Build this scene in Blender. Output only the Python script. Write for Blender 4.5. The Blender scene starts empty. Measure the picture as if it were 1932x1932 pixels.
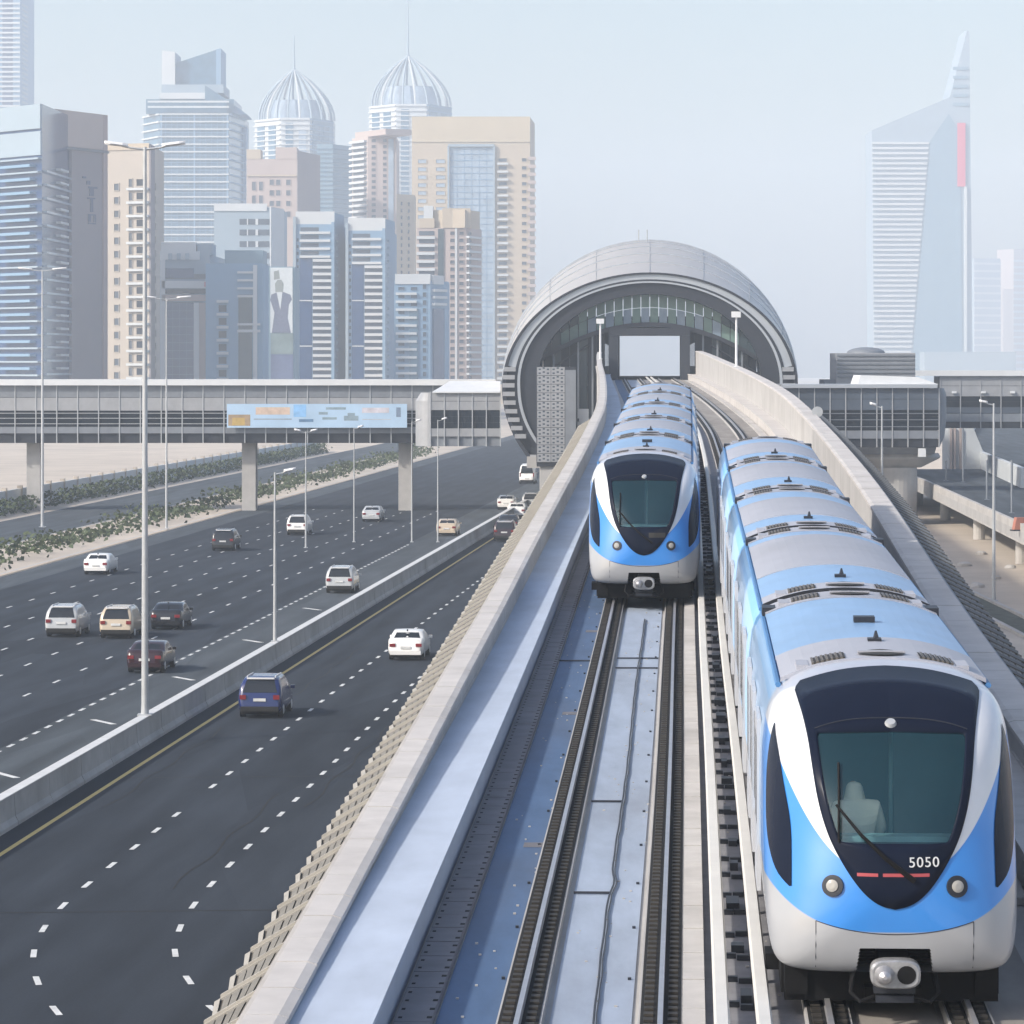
import bpy, math, random
from mathutils import Vector, Matrix
random.seed(7)
PI = math.pi
scene = bpy.context.scene
COL = scene.collection

# ------------------------------------------------------------------ camera
EYE = 14.8                                   # metres above the carriageway
FPX, CX, HY = 7200.0, 966.0, 690.0           # long lens: focal length, centre and horizon in 1932ths of the frame
cam_d = bpy.data.cameras.new('camera')
cam = bpy.data.objects.new('camera', cam_d)
COL.objects.link(cam)
cam.location = (0, 0, EYE)
cam.rotation_euler = (PI/2, 0, 0)
cam_d.sensor_width = 36
cam_d.lens = 36*FPX/1932
cam_d.shift_y = -(966-HY)/1932
cam_d.clip_start = 1
cam_d.clip_end = 9000
scene.camera = cam

# ------------------------------------------------------------------ sky, sun, exposure
SUN_EL, SUN_AZ = math.radians(33), math.radians(240)      # azimuth clockwise from +Y
world = bpy.data.worlds.new('World'); scene.world = world
world.use_nodes = True
wn = world.node_tree
sky = wn.nodes.new('ShaderNodeTexSky')
sky.sky_type = 'NISHITA'; sky.sun_disc = False
sky.sun_elevation = SUN_EL; sky.sun_rotation = SUN_AZ
sky.air_density = 1.0; sky.dust_density = 3.0; sky.ozone_density = 1.2; sky.altitude = 10
wn.links.new(sky.outputs[0], wn.nodes['Background'].inputs[0])
wn.nodes['Background'].inputs[1].default_value = 0.15
sun_d = bpy.data.lights.new('sun', 'SUN')
sun_d.energy = 3.3; sun_d.angle = math.radians(2.5); sun_d.color = (1.0, 0.93, 0.83)
sun = bpy.data.objects.new('sun', sun_d); COL.objects.link(sun)
to_sun = Vector((math.sin(SUN_AZ)*math.cos(SUN_EL), math.cos(SUN_AZ)*math.cos(SUN_EL), math.sin(SUN_EL)))
sun.rotation_euler = to_sun.to_track_quat('Z', 'Y').to_euler()
sun.location = to_sun*600
scene.view_settings.view_transform = 'Standard'
scene.view_settings.look = 'None'
scene.view_settings.exposure = 0.45
scene.view_settings.gamma = 1
scene.view_settings.use_curve_mapping = False
scene.cycles.use_denoising = True
scene.cycles.max_bounces = 6
scene.cycles.diffuse_bounces = 3
scene.cycles.glossy_bounces = 3
scene.cycles.volume_bounces = 4
scene.cycles.transparent_max_bounces = 12

# ------------------------------------------------------------------ helpers
def across(a, Y): return (a-CX)*Y/FPX        # bearing -> metres sideways at distance Y
def up(b, Y): return EYE+(HY-b)*Y/FPX        # elevation -> height at distance Y

def curve(pts):                              # smooth interpolation through (x, y) points
    xs = [p[0] for p in pts]; ys = [p[1] for p in pts]; n = len(xs)
    d = [(ys[i+1]-ys[i])/(xs[i+1]-xs[i]) for i in range(n-1)]
    m = [d[0]]+[(d[i-1]+d[i])/2 for i in range(1, n-1)]+[d[-1]]
    def f(x):
        if x <= xs[0]: return ys[0]+m[0]*(x-xs[0])
        if x >= xs[-1]: return ys[-1]+m[-1]*(x-xs[-1])
        i = 0
        while x > xs[i+1]: i += 1
        h = xs[i+1]-xs[i]; t = (x-xs[i])/h
        return ((2*t**3-3*t**2+1)*ys[i]+(t**3-2*t**2+t)*h*m[i]+(-2*t**3+3*t**2)*ys[i+1]+(t**3-t**2)*h*m[i+1])
    return f

class MB:
    def __init__(s): s.v = []; s.f = []; s.mi = []
    def add(s, vs, fs, mi=0):
        o = len(s.v); s.v += [tuple(p) for p in vs]
        for f in fs: s.f.append([i+o for i in f]); s.mi.append(mi)
        return s
    def box(s, x0, x1, y0, y1, z0, z1, mi=0, M=None):
        vs = [(x0,y0,z0),(x1,y0,z0),(x1,y1,z0),(x0,y1,z0),(x0,y0,z1),(x1,y0,z1),(x1,y1,z1),(x0,y1,z1)]
        if M is not None: vs = [M @ Vector(p) for p in vs]
        return s.add(vs, [(0,3,2,1),(4,5,6,7),(0,1,5,4),(1,2,6,5),(2,3,7,6),(3,0,4,7)], mi)
    def prism(s, poly, z0, z1, mi=0):        # poly counter-clockwise in xy
        n = len(poly)
        vs = [(p[0],p[1],z0) for p in poly]+[(p[0],p[1],z1) for p in poly]
        fs = [tuple(range(n-1,-1,-1)), tuple(range(n,2*n))]+[(i,(i+1)%n,(i+1)%n+n,i+n) for i in range(n)]
        return s.add(vs, fs, mi)
    def extrude_x(s, poly, x0, x1, mi=0):    # poly in (y, z)
        n = len(poly)
        vs = [(x0,p[0],p[1]) for p in poly]+[(x1,p[0],p[1]) for p in poly]
        fs = [tuple(range(n)), tuple(range(2*n-1,n-1,-1))]+[((i+1)%n,i,i+n,(i+1)%n+n) for i in range(n)]
        return s.add(vs, fs, mi)
    def extrude_y(s, poly, y0, y1, mi=0):    # poly in (x, z), counter-clockwise seen from -y
        n = len(poly)
        vs = [(p[0],y0,p[1]) for p in poly]+[(p[0],y1,p[1]) for p in poly]
        fs = [tuple(range(n)), tuple(range(2*n-1,n-1,-1))]+[((i+1)%n,i,i+n,(i+1)%n+n) for i in range(n)]
        return s.add(vs, fs, mi)
    def tube(s, path, r, n=8, mi=0, cap=True):
        path = [Vector(p) for p in path]; o = len(s.v); k = len(path)
        rr = r if isinstance(r, (list, tuple)) else [r]*k
        for i, p in enumerate(path):
            d = (path[min(i+1,k-1)]-path[max(i-1,0)]).normalized()
            a = d.cross(Vector((0,0,1)))
            if a.length < 1e-3: a = Vector((1,0,0))
            a.normalize(); b = d.cross(a)
            for j in range(n):
                t = 2*PI*j/n
                s.v.append(tuple(p+(a*math.cos(t)+b*math.sin(t))*rr[i]))
        for i in range(k-1):
            for j in range(n):
                s.f.append([o+i*n+j, o+(i+1)*n+j, o+(i+1)*n+(j+1)%n, o+i*n+(j+1)%n]); s.mi.append(mi)
        if cap:
            s.f.append([o+j for j in range(n)]); s.mi.append(mi)
            s.f.append([o+(k-1)*n+j for j in range(n-1,-1,-1)]); s.mi.append(mi)
        return s
    def rings(s, rs, closed=True, mi=0, cap0=False, cap1=False):    # rs: list of equal-length point lists
        o = len(s.v); n = len(rs[0])
        for r in rs: s.v += [tuple(p) for p in r]
        m = n if closed else n-1
        for i in range(len(rs)-1):
            for j in range(m):
                s.f.append([o+i*n+j, o+i*n+(j+1)%n, o+(i+1)*n+(j+1)%n, o+(i+1)*n+j]); s.mi.append(mi)
        if cap0: s.f.append([o+j for j in range(n-1,-1,-1)]); s.mi.append(mi)
        if cap1: s.f.append([o+(len(rs)-1)*n+j for j in range(n)]); s.mi.append(mi)
        return s
    def mesh(s, name, mats):
        me = bpy.data.meshes.new(name); me.from_pydata(s.v, [], s.f)
        if not isinstance(mats, (list, tuple)): mats = [mats]
        for m in mats: me.materials.append(m)
        if len(mats) > 1:
            for p, i in zip(me.polygons, s.mi): p.material_index = i
        return me

def fix_normals(me):
    import bmesh
    bm = bmesh.new(); bm.from_mesh(me); bmesh.ops.recalc_face_normals(bm, faces=bm.faces); bm.to_mesh(me); bm.free()

def link(name, data, parent=None, loc=None, rz=0.0):
    o = bpy.data.objects.new(name, data); COL.objects.link(o)
    if parent is not None: o.parent = parent
    if loc is not None: o.location = loc
    if rz: o.rotation_euler = (0,0,rz)
    return o
def part(name, mb, mats, parent=None, loc=None, rz=0.0, smooth=False, stuff=False, fixn=False):
    me = mb.mesh(name, mats) if isinstance(mb, MB) else mb
    if fixn: fix_normals(me)
    if smooth: me.shade_smooth()
    o = link(name, me, parent, loc, rz)
    if stuff: o['kind'] = 'stuff'
    return o
def tag(o, label, cat, group=None):
    o['label'] = label; o['category'] = cat
    if group: o['group'] = group
    return o
def thing(name, label, cat, loc=(0,0,0), rz=0.0, group=None):
    o = link(name, None, None, loc, rz); o.empty_display_size = 0.1
    return tag(o, label, cat, group)
def structure(name, mb, m, **k):
    o = part(name, mb, m, **k); o['kind'] = 'structure'; return o
def copy_tree(o, parent=None):
    c = o.copy(); COL.objects.link(c)
    if parent is not None: c.parent = parent
    for ch in list(o.children): copy_tree(ch, c)
    return c
_cache = {}
def cached(key, make):
    if key not in _cache: _cache[key] = make()
    return _cache[key]

# ------------------------------------------------------------------ materials
def nodes_of(m):
    m.use_nodes = True
    return m.node_tree, m.node_tree.nodes['Principled BSDF']
def mat(name, col, rough=0.6, metal=0.0, var=0.10, scale=2.0, bump=0.0, bscale=None, stretch=None, spec=0.4, coord='pos', dirt=0.0):
    m = bpy.data.materials.new(name); t, b = nodes_of(m); N, L = t.nodes, t.links
    b.inputs['Roughness'].default_value = rough; b.inputs['Metallic'].default_value = metal
    b.inputs['Specular IOR Level'].default_value = spec
    if coord == 'pos': src = N.new('ShaderNodeNewGeometry').outputs['Position']
    else: src = N.new('ShaderNodeTexCoord').outputs['Object']
    if stretch:
        mp = N.new('ShaderNodeVectorMath'); mp.operation = 'MULTIPLY'; mp.inputs[1].default_value = stretch
        L.new(src, mp.inputs[0]); src = mp.outputs[0]
    nz = N.new('ShaderNodeTexNoise'); nz.inputs['Scale'].default_value = scale; nz.inputs['Detail'].default_value = 6
    nz.inputs['Roughness'].default_value = 0.62
    L.new(src, nz.inputs['Vector'])
    mr = N.new('ShaderNodeMapRange'); mr.inputs[1].default_value = 0.25; mr.inputs[2].default_value = 0.75
    mr.inputs[3].default_value = 1-var; mr.inputs[4].default_value = 1+var
    L.new(nz.outputs[0], mr.inputs[0])
    mx = N.new('ShaderNodeVectorMath'); mx.operation = 'SCALE'; mx.inputs[0].default_value = col[:3]
    L.new(mr.outputs[0], mx.inputs['Scale'])
    out = mx.outputs[0]
    if dirt > 0:
        n2 = N.new('ShaderNodeTexNoise'); n2.inputs['Scale'].default_value = scale*0.23; n2.inputs['Detail'].default_value = 5
        L.new(src, n2.inputs['Vector'])
        r2 = N.new('ShaderNodeMapRange'); r2.inputs[1].default_value = 0.45; r2.inputs[2].default_value = 0.72
        r2.inputs[3].default_value = 0; r2.inputs[4].default_value = dirt
        L.new(n2.outputs[0], r2.inputs[0])
        mm = N.new('ShaderNodeMix'); mm.data_type = 'RGBA'; mm.inputs[7].default_value = (0.10,0.085,0.07,1)
        L.new(r2.outputs[0], mm.inputs[0]); L.new(out, mm.inputs[6]); out = mm.outputs[2]
    L.new(out, b.inputs['Base Color'])
    if bump:
        n3 = N.new('ShaderNodeTexNoise'); n3.inputs['Scale'].default_value = bscale or scale*6; n3.inputs['Detail'].default_value = 4
        L.new(src, n3.inputs['Vector'])
        bp = N.new('ShaderNodeBump'); bp.inputs['Strength'].default_value = bump; bp.inputs['Distance'].default_value = 0.02
        L.new(n3.outputs[0], bp.inputs['Height']); L.new(bp.outputs[0], b.inputs['Normal'])
    return m

def asphalt(name, col):
    # worn road: lane-wise wheel paths, long patches with their own tone, fine grain
    m = bpy.data.materials.new(name); t, b = nodes_of(m); N, L = t.nodes, t.links
    b.inputs['Roughness'].default_value = 0.86; b.inputs['Specular IOR Level'].default_value = 0.08
    pos = N.new('ShaderNodeNewGeometry').outputs['Position']
    sep = N.new('ShaderNodeSeparateXYZ'); L.new(pos, sep.inputs[0])
    def op(o, a, c):
        n = N.new('ShaderNodeMath'); n.operation = o
        for i, q in enumerate((a, c)):
            if isinstance(q, (int, float)): n.inputs[i].default_value = q
            else: L.new(q, n.inputs[i])
        return n.outputs[0]
    across_ = op('SUBTRACT', sep.outputs[0], op('MULTIPLY', sep.outputs[1], 0.0656))
    def vec(sx, sy):
        c = N.new('ShaderNodeCombineXYZ'); L.new(op('MULTIPLY', across_, sx), c.inputs[0]); L.new(op('MULTIPLY', sep.outputs[1], sy), c.inputs[1]); return c.outputs[0]
    def rng(v, a, c_, d, e):
        r = N.new('ShaderNodeMapRange'); r.inputs[1].default_value = a; r.inputs[2].default_value = c_; r.inputs[3].default_value = d; r.inputs[4].default_value = e; L.new(v, r.inputs[0]); return r.outputs[0]
    wheel = rng(op('SINE', op('MULTIPLY', across_, 3.55), 0), -1, 1, 0.93, 1.06)
    vo = N.new('ShaderNodeTexVoronoi'); L.new(vec(0.30, 0.028), vo.inputs['Vector']); vo.inputs['Scale'].default_value = 1.0
    sv = N.new('ShaderNodeSeparateColor'); L.new(vo.outputs['Color'], sv.inputs[0])
    patch = rng(sv.outputs[0], 0, 1, 0.86, 1.14)
    n1 = N.new('ShaderNodeTexNoise'); n1.inputs['Scale'].default_value = 0.8; n1.inputs['Detail'].default_value = 7; L.new(vec(1, 0.10), n1.inputs['Vector'])
    n2 = N.new('ShaderNodeTexNoise'); n2.inputs['Scale'].default_value = 14; n2.inputs['Detail'].default_value = 3; L.new(pos, n2.inputs['Vector'])
    f = op('MULTIPLY', op('MULTIPLY', wheel, patch), op('MULTIPLY', rng(n1.outputs[0], 0.3, 0.7, 0.80, 1.22), rng(n2.outputs[0], 0.3, 0.7, 0.90, 1.10)))
    s = N.new('ShaderNodeVectorMath'); s.operation = 'SCALE'; s.inputs[0].default_value = col; L.new(f, s.inputs['Scale'])
    L.new(s.outputs[0], b.inputs['Base Color']); return m
M = {}
M['sand'] = mat('sand', (0.52,0.455,0.385), 0.95, var=0.18, scale=0.10, bump=0.4, bscale=2, dirt=0.14)
M['asphalt'] = asphalt('asphalt', (0.034,0.041,0.053))
M['asphalt_old'] = asphalt('asphalt_old', (0.070,0.082,0.095))
M['paint_white'] = mat('paint_white', (0.60,0.61,0.61), 0.7, var=0.25, scale=2)
M['paint_yellow'] = mat('paint_yellow', (0.56,0.43,0.15), 0.7, var=0.15, scale=2)
M['concrete'] = mat('concrete', (0.42,0.41,0.40), 0.9, var=0.12, scale=0.9, bump=0.2, dirt=0.18)
M['concrete_pale'] = mat('concrete_pale', (0.47,0.45,0.43), 0.85, var=0.13, scale=1.6, bump=0.2, dirt=0.22)
M['coping'] = mat('coping', (0.53,0.505,0.485), 0.8, var=0.11, scale=1.6, bump=0.15, dirt=0.18)
M['louvre'] = mat('louvre', (0.195,0.185,0.165), 0.75, var=0.16, scale=2.0, dirt=0.2)
M['louvre_dark'] = mat('louvre_dark', (0.085,0.075,0.06), 0.8, var=0.15, scale=2.0)
M['rib'] = mat('rib', (0.34,0.325,0.295), 0.8, var=0.12, scale=2.0)
M['walkway'] = mat('walkway', (0.42,0.48,0.58), 0.75, var=0.10, scale=1.8, stretch=(1,0.35,1), dirt=0.20)
M['deck_brown'] = mat('deck_brown', (0.27,0.25,0.23), 0.85, var=0.25, scale=2.0, stretch=(1,0.25,1), dirt=0.35)
M['deck'] = mat('deck', (0.31,0.365,0.455), 0.75, var=0.16, scale=2.2, stretch=(1,0.22,1), dirt=0.30)
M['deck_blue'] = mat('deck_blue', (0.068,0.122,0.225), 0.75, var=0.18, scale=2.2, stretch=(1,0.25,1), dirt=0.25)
M['deck_grey'] = mat('deck_grey', (0.22,0.22,0.24), 0.9, var=0.2, scale=2.0, bump=0.3)
M['tray'] = mat('tray', (0.17,0.17,0.19), 0.85, var=0.16, scale=1.5)
M['black'] = mat('black', (0.008,0.008,0.009), 0.7, var=0.3, scale=3, spec=0.15)
M['pad'] = mat('pad', (0.010,0.010,0.010), 0.85, var=0.4, scale=6)
M['clip'] = mat('clip', (0.035,0.031,0.026), 0.7, var=0.5, scale=5)
M['steel'] = mat('steel', (0.46,0.46,0.48), 0.42, 0.7, var=0.1, scale=3)
M['third_rail'] = mat('third_rail', (0.62,0.61,0.58), 0.55, var=0.06, scale=1.5, dirt=0.06)
M['galv'] = mat('galv', (0.46,0.48,0.50), 0.5, 0.4, var=0.1, scale=3)
M['galv_white'] = mat('galv_white', (0.70,0.71,0.73), 0.5, 0.1, var=0.06, scale=3)
M['dark_metal'] = mat('dark_metal', (0.024,0.028,0.038), 0.5, 0.1, var=0.15, scale=2)
M['grey_panel'] = mat('grey_panel', (0.21,0.23,0.26), 0.55, 0.2, var=0.12, scale=1.2)
M['grey_panel_light'] = mat('grey_panel_light', (0.34,0.35,0.37), 0.55, 0.2, var=0.10, scale=1.2)
M['white_panel'] = mat('white_panel', (0.66,0.68,0.70), 0.5, var=0.06, scale=0.7)
M['shell'] = mat('shell', (0.50,0.475,0.455), 0.42, 0.25, var=0.05, scale=0.4)
M['silver'] = mat('silver', (0.50,0.53,0.57), 0.35, 0.5, var=0.06, scale=0.6)
def glass(name, col, rough=0.12, var=0.25, scale=0.2, spec=0.6):
    return mat(name, col, rough, 0.0, var=var, scale=scale, spec=spec)
M['glass_dark'] = glass('glass_dark', (0.012,0.018,0.028), spec=0.22)
M['glass_teal'] = glass('glass_teal', (0.035,0.060,0.075))
M['glass_green'] = glass('glass_green', (0.20,0.30,0.27), 0.25)
M['glass_blue'] = glass('glass_blue', (0.022,0.055,0.14))
M['glass_sky'] = glass('glass_sky', (0.075,0.155,0.235))
M['glass_grey'] = glass('glass_grey', (0.075,0.095,0.125), spec=0.3)
M['glass_pale'] = glass('glass_pale', (0.30,0.38,0.47))
M['car_glass'] = mat('car_glass', (0.012,0.015,0.02), 0.08, var=0.1, spec=0.6)
M['tyre'] = mat('tyre', (0.018,0.018,0.018), 0.9, var=0.2, scale=8)
M['lamp_red'] = mat('lamp_red', (0.20,0.02,0.025), 0.25, var=0.1)
M['lamp_clear'] = mat('lamp_clear', (0.72,0.74,0.76), 0.15, var=0.05)
def wall(name, col, var=0.05): 
    M[name] = mat(name, col, 0.85, var=var, scale=0.10, dirt=0.05); return M[name]
wall('w_cream', (0.47,0.40,0.31)); wall('w_beige', (0.43,0.385,0.335)); wall('w_pink', (0.36,0.28,0.27))
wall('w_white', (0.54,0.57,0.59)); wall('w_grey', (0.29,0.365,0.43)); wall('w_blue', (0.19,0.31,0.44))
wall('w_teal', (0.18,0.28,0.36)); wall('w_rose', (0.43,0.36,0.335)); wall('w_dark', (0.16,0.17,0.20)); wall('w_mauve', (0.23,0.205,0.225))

# ------------------------------------------------------------------ track geometry: side position and level along the line
rail_h = curve([(18,7.33),(42,6.83),(63,6.42),(84,6.03),(105,5.47),(154,4.30),(200,3.35),(260,2.35),(320,1.55),(370,1.18),(430,1.10),(560,1.10)])
track_x = curve([(18,-0.22),(42,0.89),(63,1.86),(84,2.80),(120,4.47),(154,6.02),(177,6.98),(200,7.85),(250,9.1),(310,10.25),(370,11.65),(480,15.4),(560,18.2)])
GAP = 3.3                                     # distance between the two tracks
def RZ(Y): return EYE-rail_h(Y)
def frame(Y, u, v):                           # u sideways from the left track's centre, v above rail level
    s = track_x(Y+0.5)-track_x(Y-0.5); n = math.hypot(1, s)
    return Vector((track_x(Y)+u/n, Y-u*s/n, RZ(Y)+v))
def steps(y0, y1, d):
    n = max(1, round((y1-y0)/d)); return [y0+(y1-y0)*i/n for i in range(n+1)]
def sweep(mb, prof, y0, y1, d=3.0, mi=0):     # prof: closed list of (u, v) or function of Y
    rs = []
    for Y in steps(y0, y1, d):
        p = prof(Y) if callable(prof) else prof
        rs.append([frame(Y, u, v) for u, v in p])
    mb.rings(rs, True, mi, True, True); return mb
def rect(u0, u1, v0, v1): return [(u0,v0),(u1,v0),(u1,v1),(u0,v1)]
# ------------------------------------------------------------------ ground and roads
g = MB(); g.add([(-2600,-250,-0.012),(2600,-250,-0.012),(2600,4600,-0.012),(-2600,4600,-0.012)], [(0,1,2,3)])
structure('ground', g, M['sand'])
def bx(Y): return -24.27+0.0656*Y             # median barrier line
def strip(mb, l, r, y0, y1, z, d=10):
    rs = [[(l(Y), Y, z), (r(Y), Y, z)] for Y in steps(y0, y1, d)]
    mb.rings(rs, False)
    return mb
road_r = structure('highway', strip(MB(), lambda Y: bx(Y)+0.3, lambda Y: bx(Y)+21, 20, 900, 0.0), M['asphalt'])
road_l = structure('highway', strip(MB(), lambda Y: bx(Y)-29, lambda Y: bx(Y)-0.3, 20, 900, 0.0), M['asphalt_old'])
structure('road_surface', strip(MB(), lambda Y: bx(Y)-26, lambda Y: bx(Y)-5.2, 20, 900, 0.004), M['asphalt'], parent=None)
# painted lines
part('edge_line', strip(MB(), lambda Y: bx(Y)+1.12, lambda Y: bx(Y)+1.30, 30, 700, 0.008), M['paint_yellow'], road_r)
part('edge_line', strip(MB(), lambda Y: bx(Y)-1.45, lambda Y: bx(Y)-1.27, 30, 700, 0.008), M['paint_yellow'], road_l)
part('edge_line', strip(MB(), lambda Y: bx(Y)-0.75, lambda Y: bx(Y)-0.60, 30, 700, 0.008), M['paint_yellow'], road_l)
lane1 = curve([(80,-8.2),(83.5,-9.3),(87.3,-10.4),(91.7,-11.4),(95.7,-12.0),(100,-12.3),(104.7,-12.3),(109,-12.1),(118.8,-11.5),(159,-8.97),(200,-6.4),(300,0.15),(600,19.8)])
lane2 = curve([(83,-5.2),(87.5,-6.8),(91.8,-7.77),(96,-8.47),(100.2,-8.73),(104.6,-8.73),(109,-8.57),(118.8,-8.04),(143,-6.6),(167.8,-5.2),(300,3.5),(600,23.1)])
def dash_mesh(l, w): 
    return cached(('dash',l,w), lambda: MB().box(-w/2, w/2, -l/2, l/2, 0, 0.006).mesh('lane_dash', M['paint_white']))
def dashes(f, y0, y1, pitch, l, w, parent, skip=()):
    n = int((y1-y0)/pitch)
    for i in range(n):
        if i in skip: continue
        Y = y0+i*pitch; s = (f(Y+0.6)-f(Y-0.6))/1.2
        link('lane_dash', dash_mesh(l, w), parent, (f(Y), Y, 0.006), -math.atan(s))
dashes(lane1, 83.3, 330, 4.25, 1.25, 0.15, road_r, (11,))
dashes(lane2, 83.4, 330, 4.25, 1.25, 0.15, road_r)
dashes(lambda Y: bx(Y)-5.0, 120, 320, 2.6, 1.1, 0.16, road_l)
for k, off in enumerate((-8.8, -12.1, -15.3, -18.6, -21.9)):
    dashes(lambda Y: bx(Y)+off, 150+k*3, 400, 7.2, 1.6, 0.13, road_l)
hm = MB().box(-1.15,1.15,-0.13,0.13,0,0.006).mesh('hatch_mark', M['paint_white'])
for Y in (138.0, 158.5, 180.5, 205.0, 232.0): link('hatch_mark', hm, road_l, (bx(Y)-3.1, Y, 0.006), -1.08)
# tar seams and a repaired patch on the near carriageway
def seam(pts, w=0.06):
    rs = [[(x-w/2, y, 0.0055), (x+w/2, y, 0.0055)] for x, y in pts]
    part('tar_seam', MB().rings(rs, False), M['pad'], road_r)
for x0, y0, l in ((-9.6,108,26),(-6.9,128,34),(-13.6,128,30),(-4.6,150,26),(-10.2,165,40)):
    seam([(x0+0.0656*j*2+0.12*math.sin(j*1.3+x0), y0+j*2) for j in range(int(l/2))])
for Y in (103, 137, 176): part('tar_seam', MB().add([(bx(Y)+1.5,Y,0.0056),(bx(Y)+12.5,Y+0.8,0.0056),(bx(Y)+12.5,Y+0.93,0.0056),(bx(Y)+1.5,Y+0.10,0.0056)],[(0,1,2,3)]), M['pad'], road_r)
# service road, boundary wall and hedge west of the highway
structure('service_road', strip(MB(), lambda Y: bx(Y)-48, lambda Y: bx(Y)-38, 20, 900, 0.0), M['asphalt_old'])
for off in (-29.4, -37.6): structure('kerb', strip(MB(), lambda Y: bx(Y)+off-0.15, lambda Y: bx(Y)+off+0.15, 60, 700, 0.14), M['concrete_pale'])
bw = thing('boundary_wall', 'low pale boundary wall beyond the service road west of the highway', 'wall')
bwm = MB().box(-0.15,0.15,-3.96,3.96,0,2.2).mesh('wall_panel', M['w_white']); bwp = MB().box(-0.25,0.25,-0.25,0.25,0,2.5).mesh('pilaster', M['w_beige'])
for i in range(60):
    Y = 180+i*8; link('wall_panel', bwm, bw, (bx(Y)-52, Y, 0), -math.atan(0.0656)); link('pilaster', bwp, bw, (bx(Y-4)-52, Y-4, 0), -math.atan(0.0656))
hed = MB()
for i in range(15000):
    Y = 180+random.random()*470; side = random.random() < 0.5
    x = bx(Y)+((-33.5+random.gauss(0,1.2)) if side else (-50.3+random.gauss(0,0.5))); hgt = (0.9+0.5*math.sin(Y*0.11)+0.3*math.sin(Y*0.37)) if side else 1.6
    z = random.random()*max(0.25,hgt); r = random.uniform(0.08,0.24); a = random.random()*6.28; b_ = random.uniform(-0.9,0.9)
    d1 = Vector((math.cos(a),math.sin(a),b_*0.4))*r; d2 = Vector((-math.sin(a)*0.5,math.cos(a)*0.5,0.8))*r; c_ = Vector((x,Y,z+0.1))
    hed.add([c_-d1-d2*0.6,c_+d1-d2*0.5,c_+d1*0.6+d2,c_-d1*0.7+d2*0.8],[(0,1,2,3)])
hg_ = part('hedge', hed, mat('hedge_leaf', (0.055,0.075,0.035), 0.8, var=0.4, scale=0.7), None, stuff=True)
# median barrier, cast in sections
bar = thing('median_barrier', 'long grey concrete barrier wall along the middle of the highway', 'barrier', (0,0,0))
sec = 5.94
bp = [(-0.30,0),(0.30,0),(0.30,0.12),(0.20,0.30),(0.16,1.0),(0.12,1.03),(-0.12,1.03),(-0.16,1.0),(-0.20,0.30),(-0.30,0.12)]
bme = MB().extrude_y(bp, -sec/2, sec/2).mesh('barrier_section', mat('barrier_concrete', (0.40,0.40,0.40), 0.85, var=0.14, scale=0.9, bump=0.15, dirt=0.3))
capme = MB().box(-0.20,0.20,-sec/2,sec/2,1.032,1.06).mesh('capping', mat('barrier_cap', (0.58,0.59,0.60), 0.7, var=0.08, scale=1))
for i in range(72):
    Y = 60+i*6.0
    b_ = link('barrier_section', bme, bar, (bx(Y), Y, 0), -math.atan(0.0656)); link('capping', capme, b_)
# ------------------------------------------------------------------ ground east of the line
kerb_m = M['concrete_pale']
verge = MB().add([(27.95,90,0.004),(29.9,90,0.004),(29.9,262,0.004),(27.95,262,0.004)], [(0,1,2,3)])
structure('verge', verge, mat('verge', (0.10,0.105,0.085), 0.95, var=0.45, scale=1.4, bump=0.6, bscale=6))
for X in (27.8, 30.05):
    k = structure('kerb', MB().box(X-0.10,X+0.10,92,262,-0.005,0.02), kerb_m)
    km = MB().box(-0.14,0.14,-1.48,1.48,0,0.16).mesh('kerb_stone', kerb_m)
    for i in range(57): link('kerb_stone', km, k, (X+0.1*math.sin(i*0.2), 91.5+i*3.0, 0))
# elevated road with its columns
el = thing('elevated_road', 'low grey elevated road on columns beside the sandy lot', 'elevated road')
edge = [(33.6,150),(34.4,235),(35.4,262),(39.8,369),(41.5,428)]
poly = edge[::-1]+[(33.6+36,150),(80,428)]
part('road_slab', MB().prism(poly[::-1], 2.5, 3.2), M['concrete'], el, fixn=True)
top = MB(); top.add([(p[0]+0.5 if i<5 else p[0],p[1],3.206) for i,p in enumerate(poly)], [tuple(range(len(poly)))])
part('road_surface', top, M['asphalt_old'], el, fixn=True)
for (a, b) in zip(edge[:-1], edge[1:]):
    d = Vector((b[0]-a[0], b[1]-a[1], 0)); n = max(1, round(d.length/6)); ang = math.atan2(d.y, d.x)-PI/2
    for i in range(n):
        c = Vector((a[0],a[1],0))+d*((i+0.5)/n); l = d.length/n-0.05
        link('parapet_section', cached(('pe',round(l,2)), lambda: MB().box(-0.15,0.15,-l/2,l/2,2.35,3.75).mesh('parapet_section', M['concrete_pale'])), el, (c.x+0.16, c.y, 0), ang)
colm = MB().tube([(0,0,0),(0,0,2.5)], 0.5, 14).mesh('column', M['concrete_pale'])
for Y in (245, 285, 325, 365, 405):
    for dx in (1.6, 9): link('column', colm, el, (34.4+(Y-235)*0.042+dx, Y, 0))
ab = thing('abutment_wall', 'cream retaining wall at the end of the elevated road', 'wall')
wm = MB()
x0, x1, x2 = across(1789,430), across(1836,430), across(1864,430)
wm.add([(x0,430,0),(x2,430,0),(x2,430,up(874,430)),(x1,430,up(806,430)),(x0,430,up(806,430)),
        (x0,436,0),(x2,436,0),(x2,436,up(874,430)),(x1,436,up(806,430)),(x0,436,up(806,430))],
       [(0,1,2,3,4),(9,8,7,6,5),(0,5,6,1),(1,6,7,2),(2,7,8,3),(3,8,9,4),(4,9,5,0)])
part('wall_panel', wm, M['w_white'], ab)
for a in (1794, 1801, 1812): 
    part('pilaster', MB().box(across(a,430)-0.12,across(a,430)+0.12,429.7,429.995,0,up(808,430)), M['w_rose'], ab)
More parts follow.
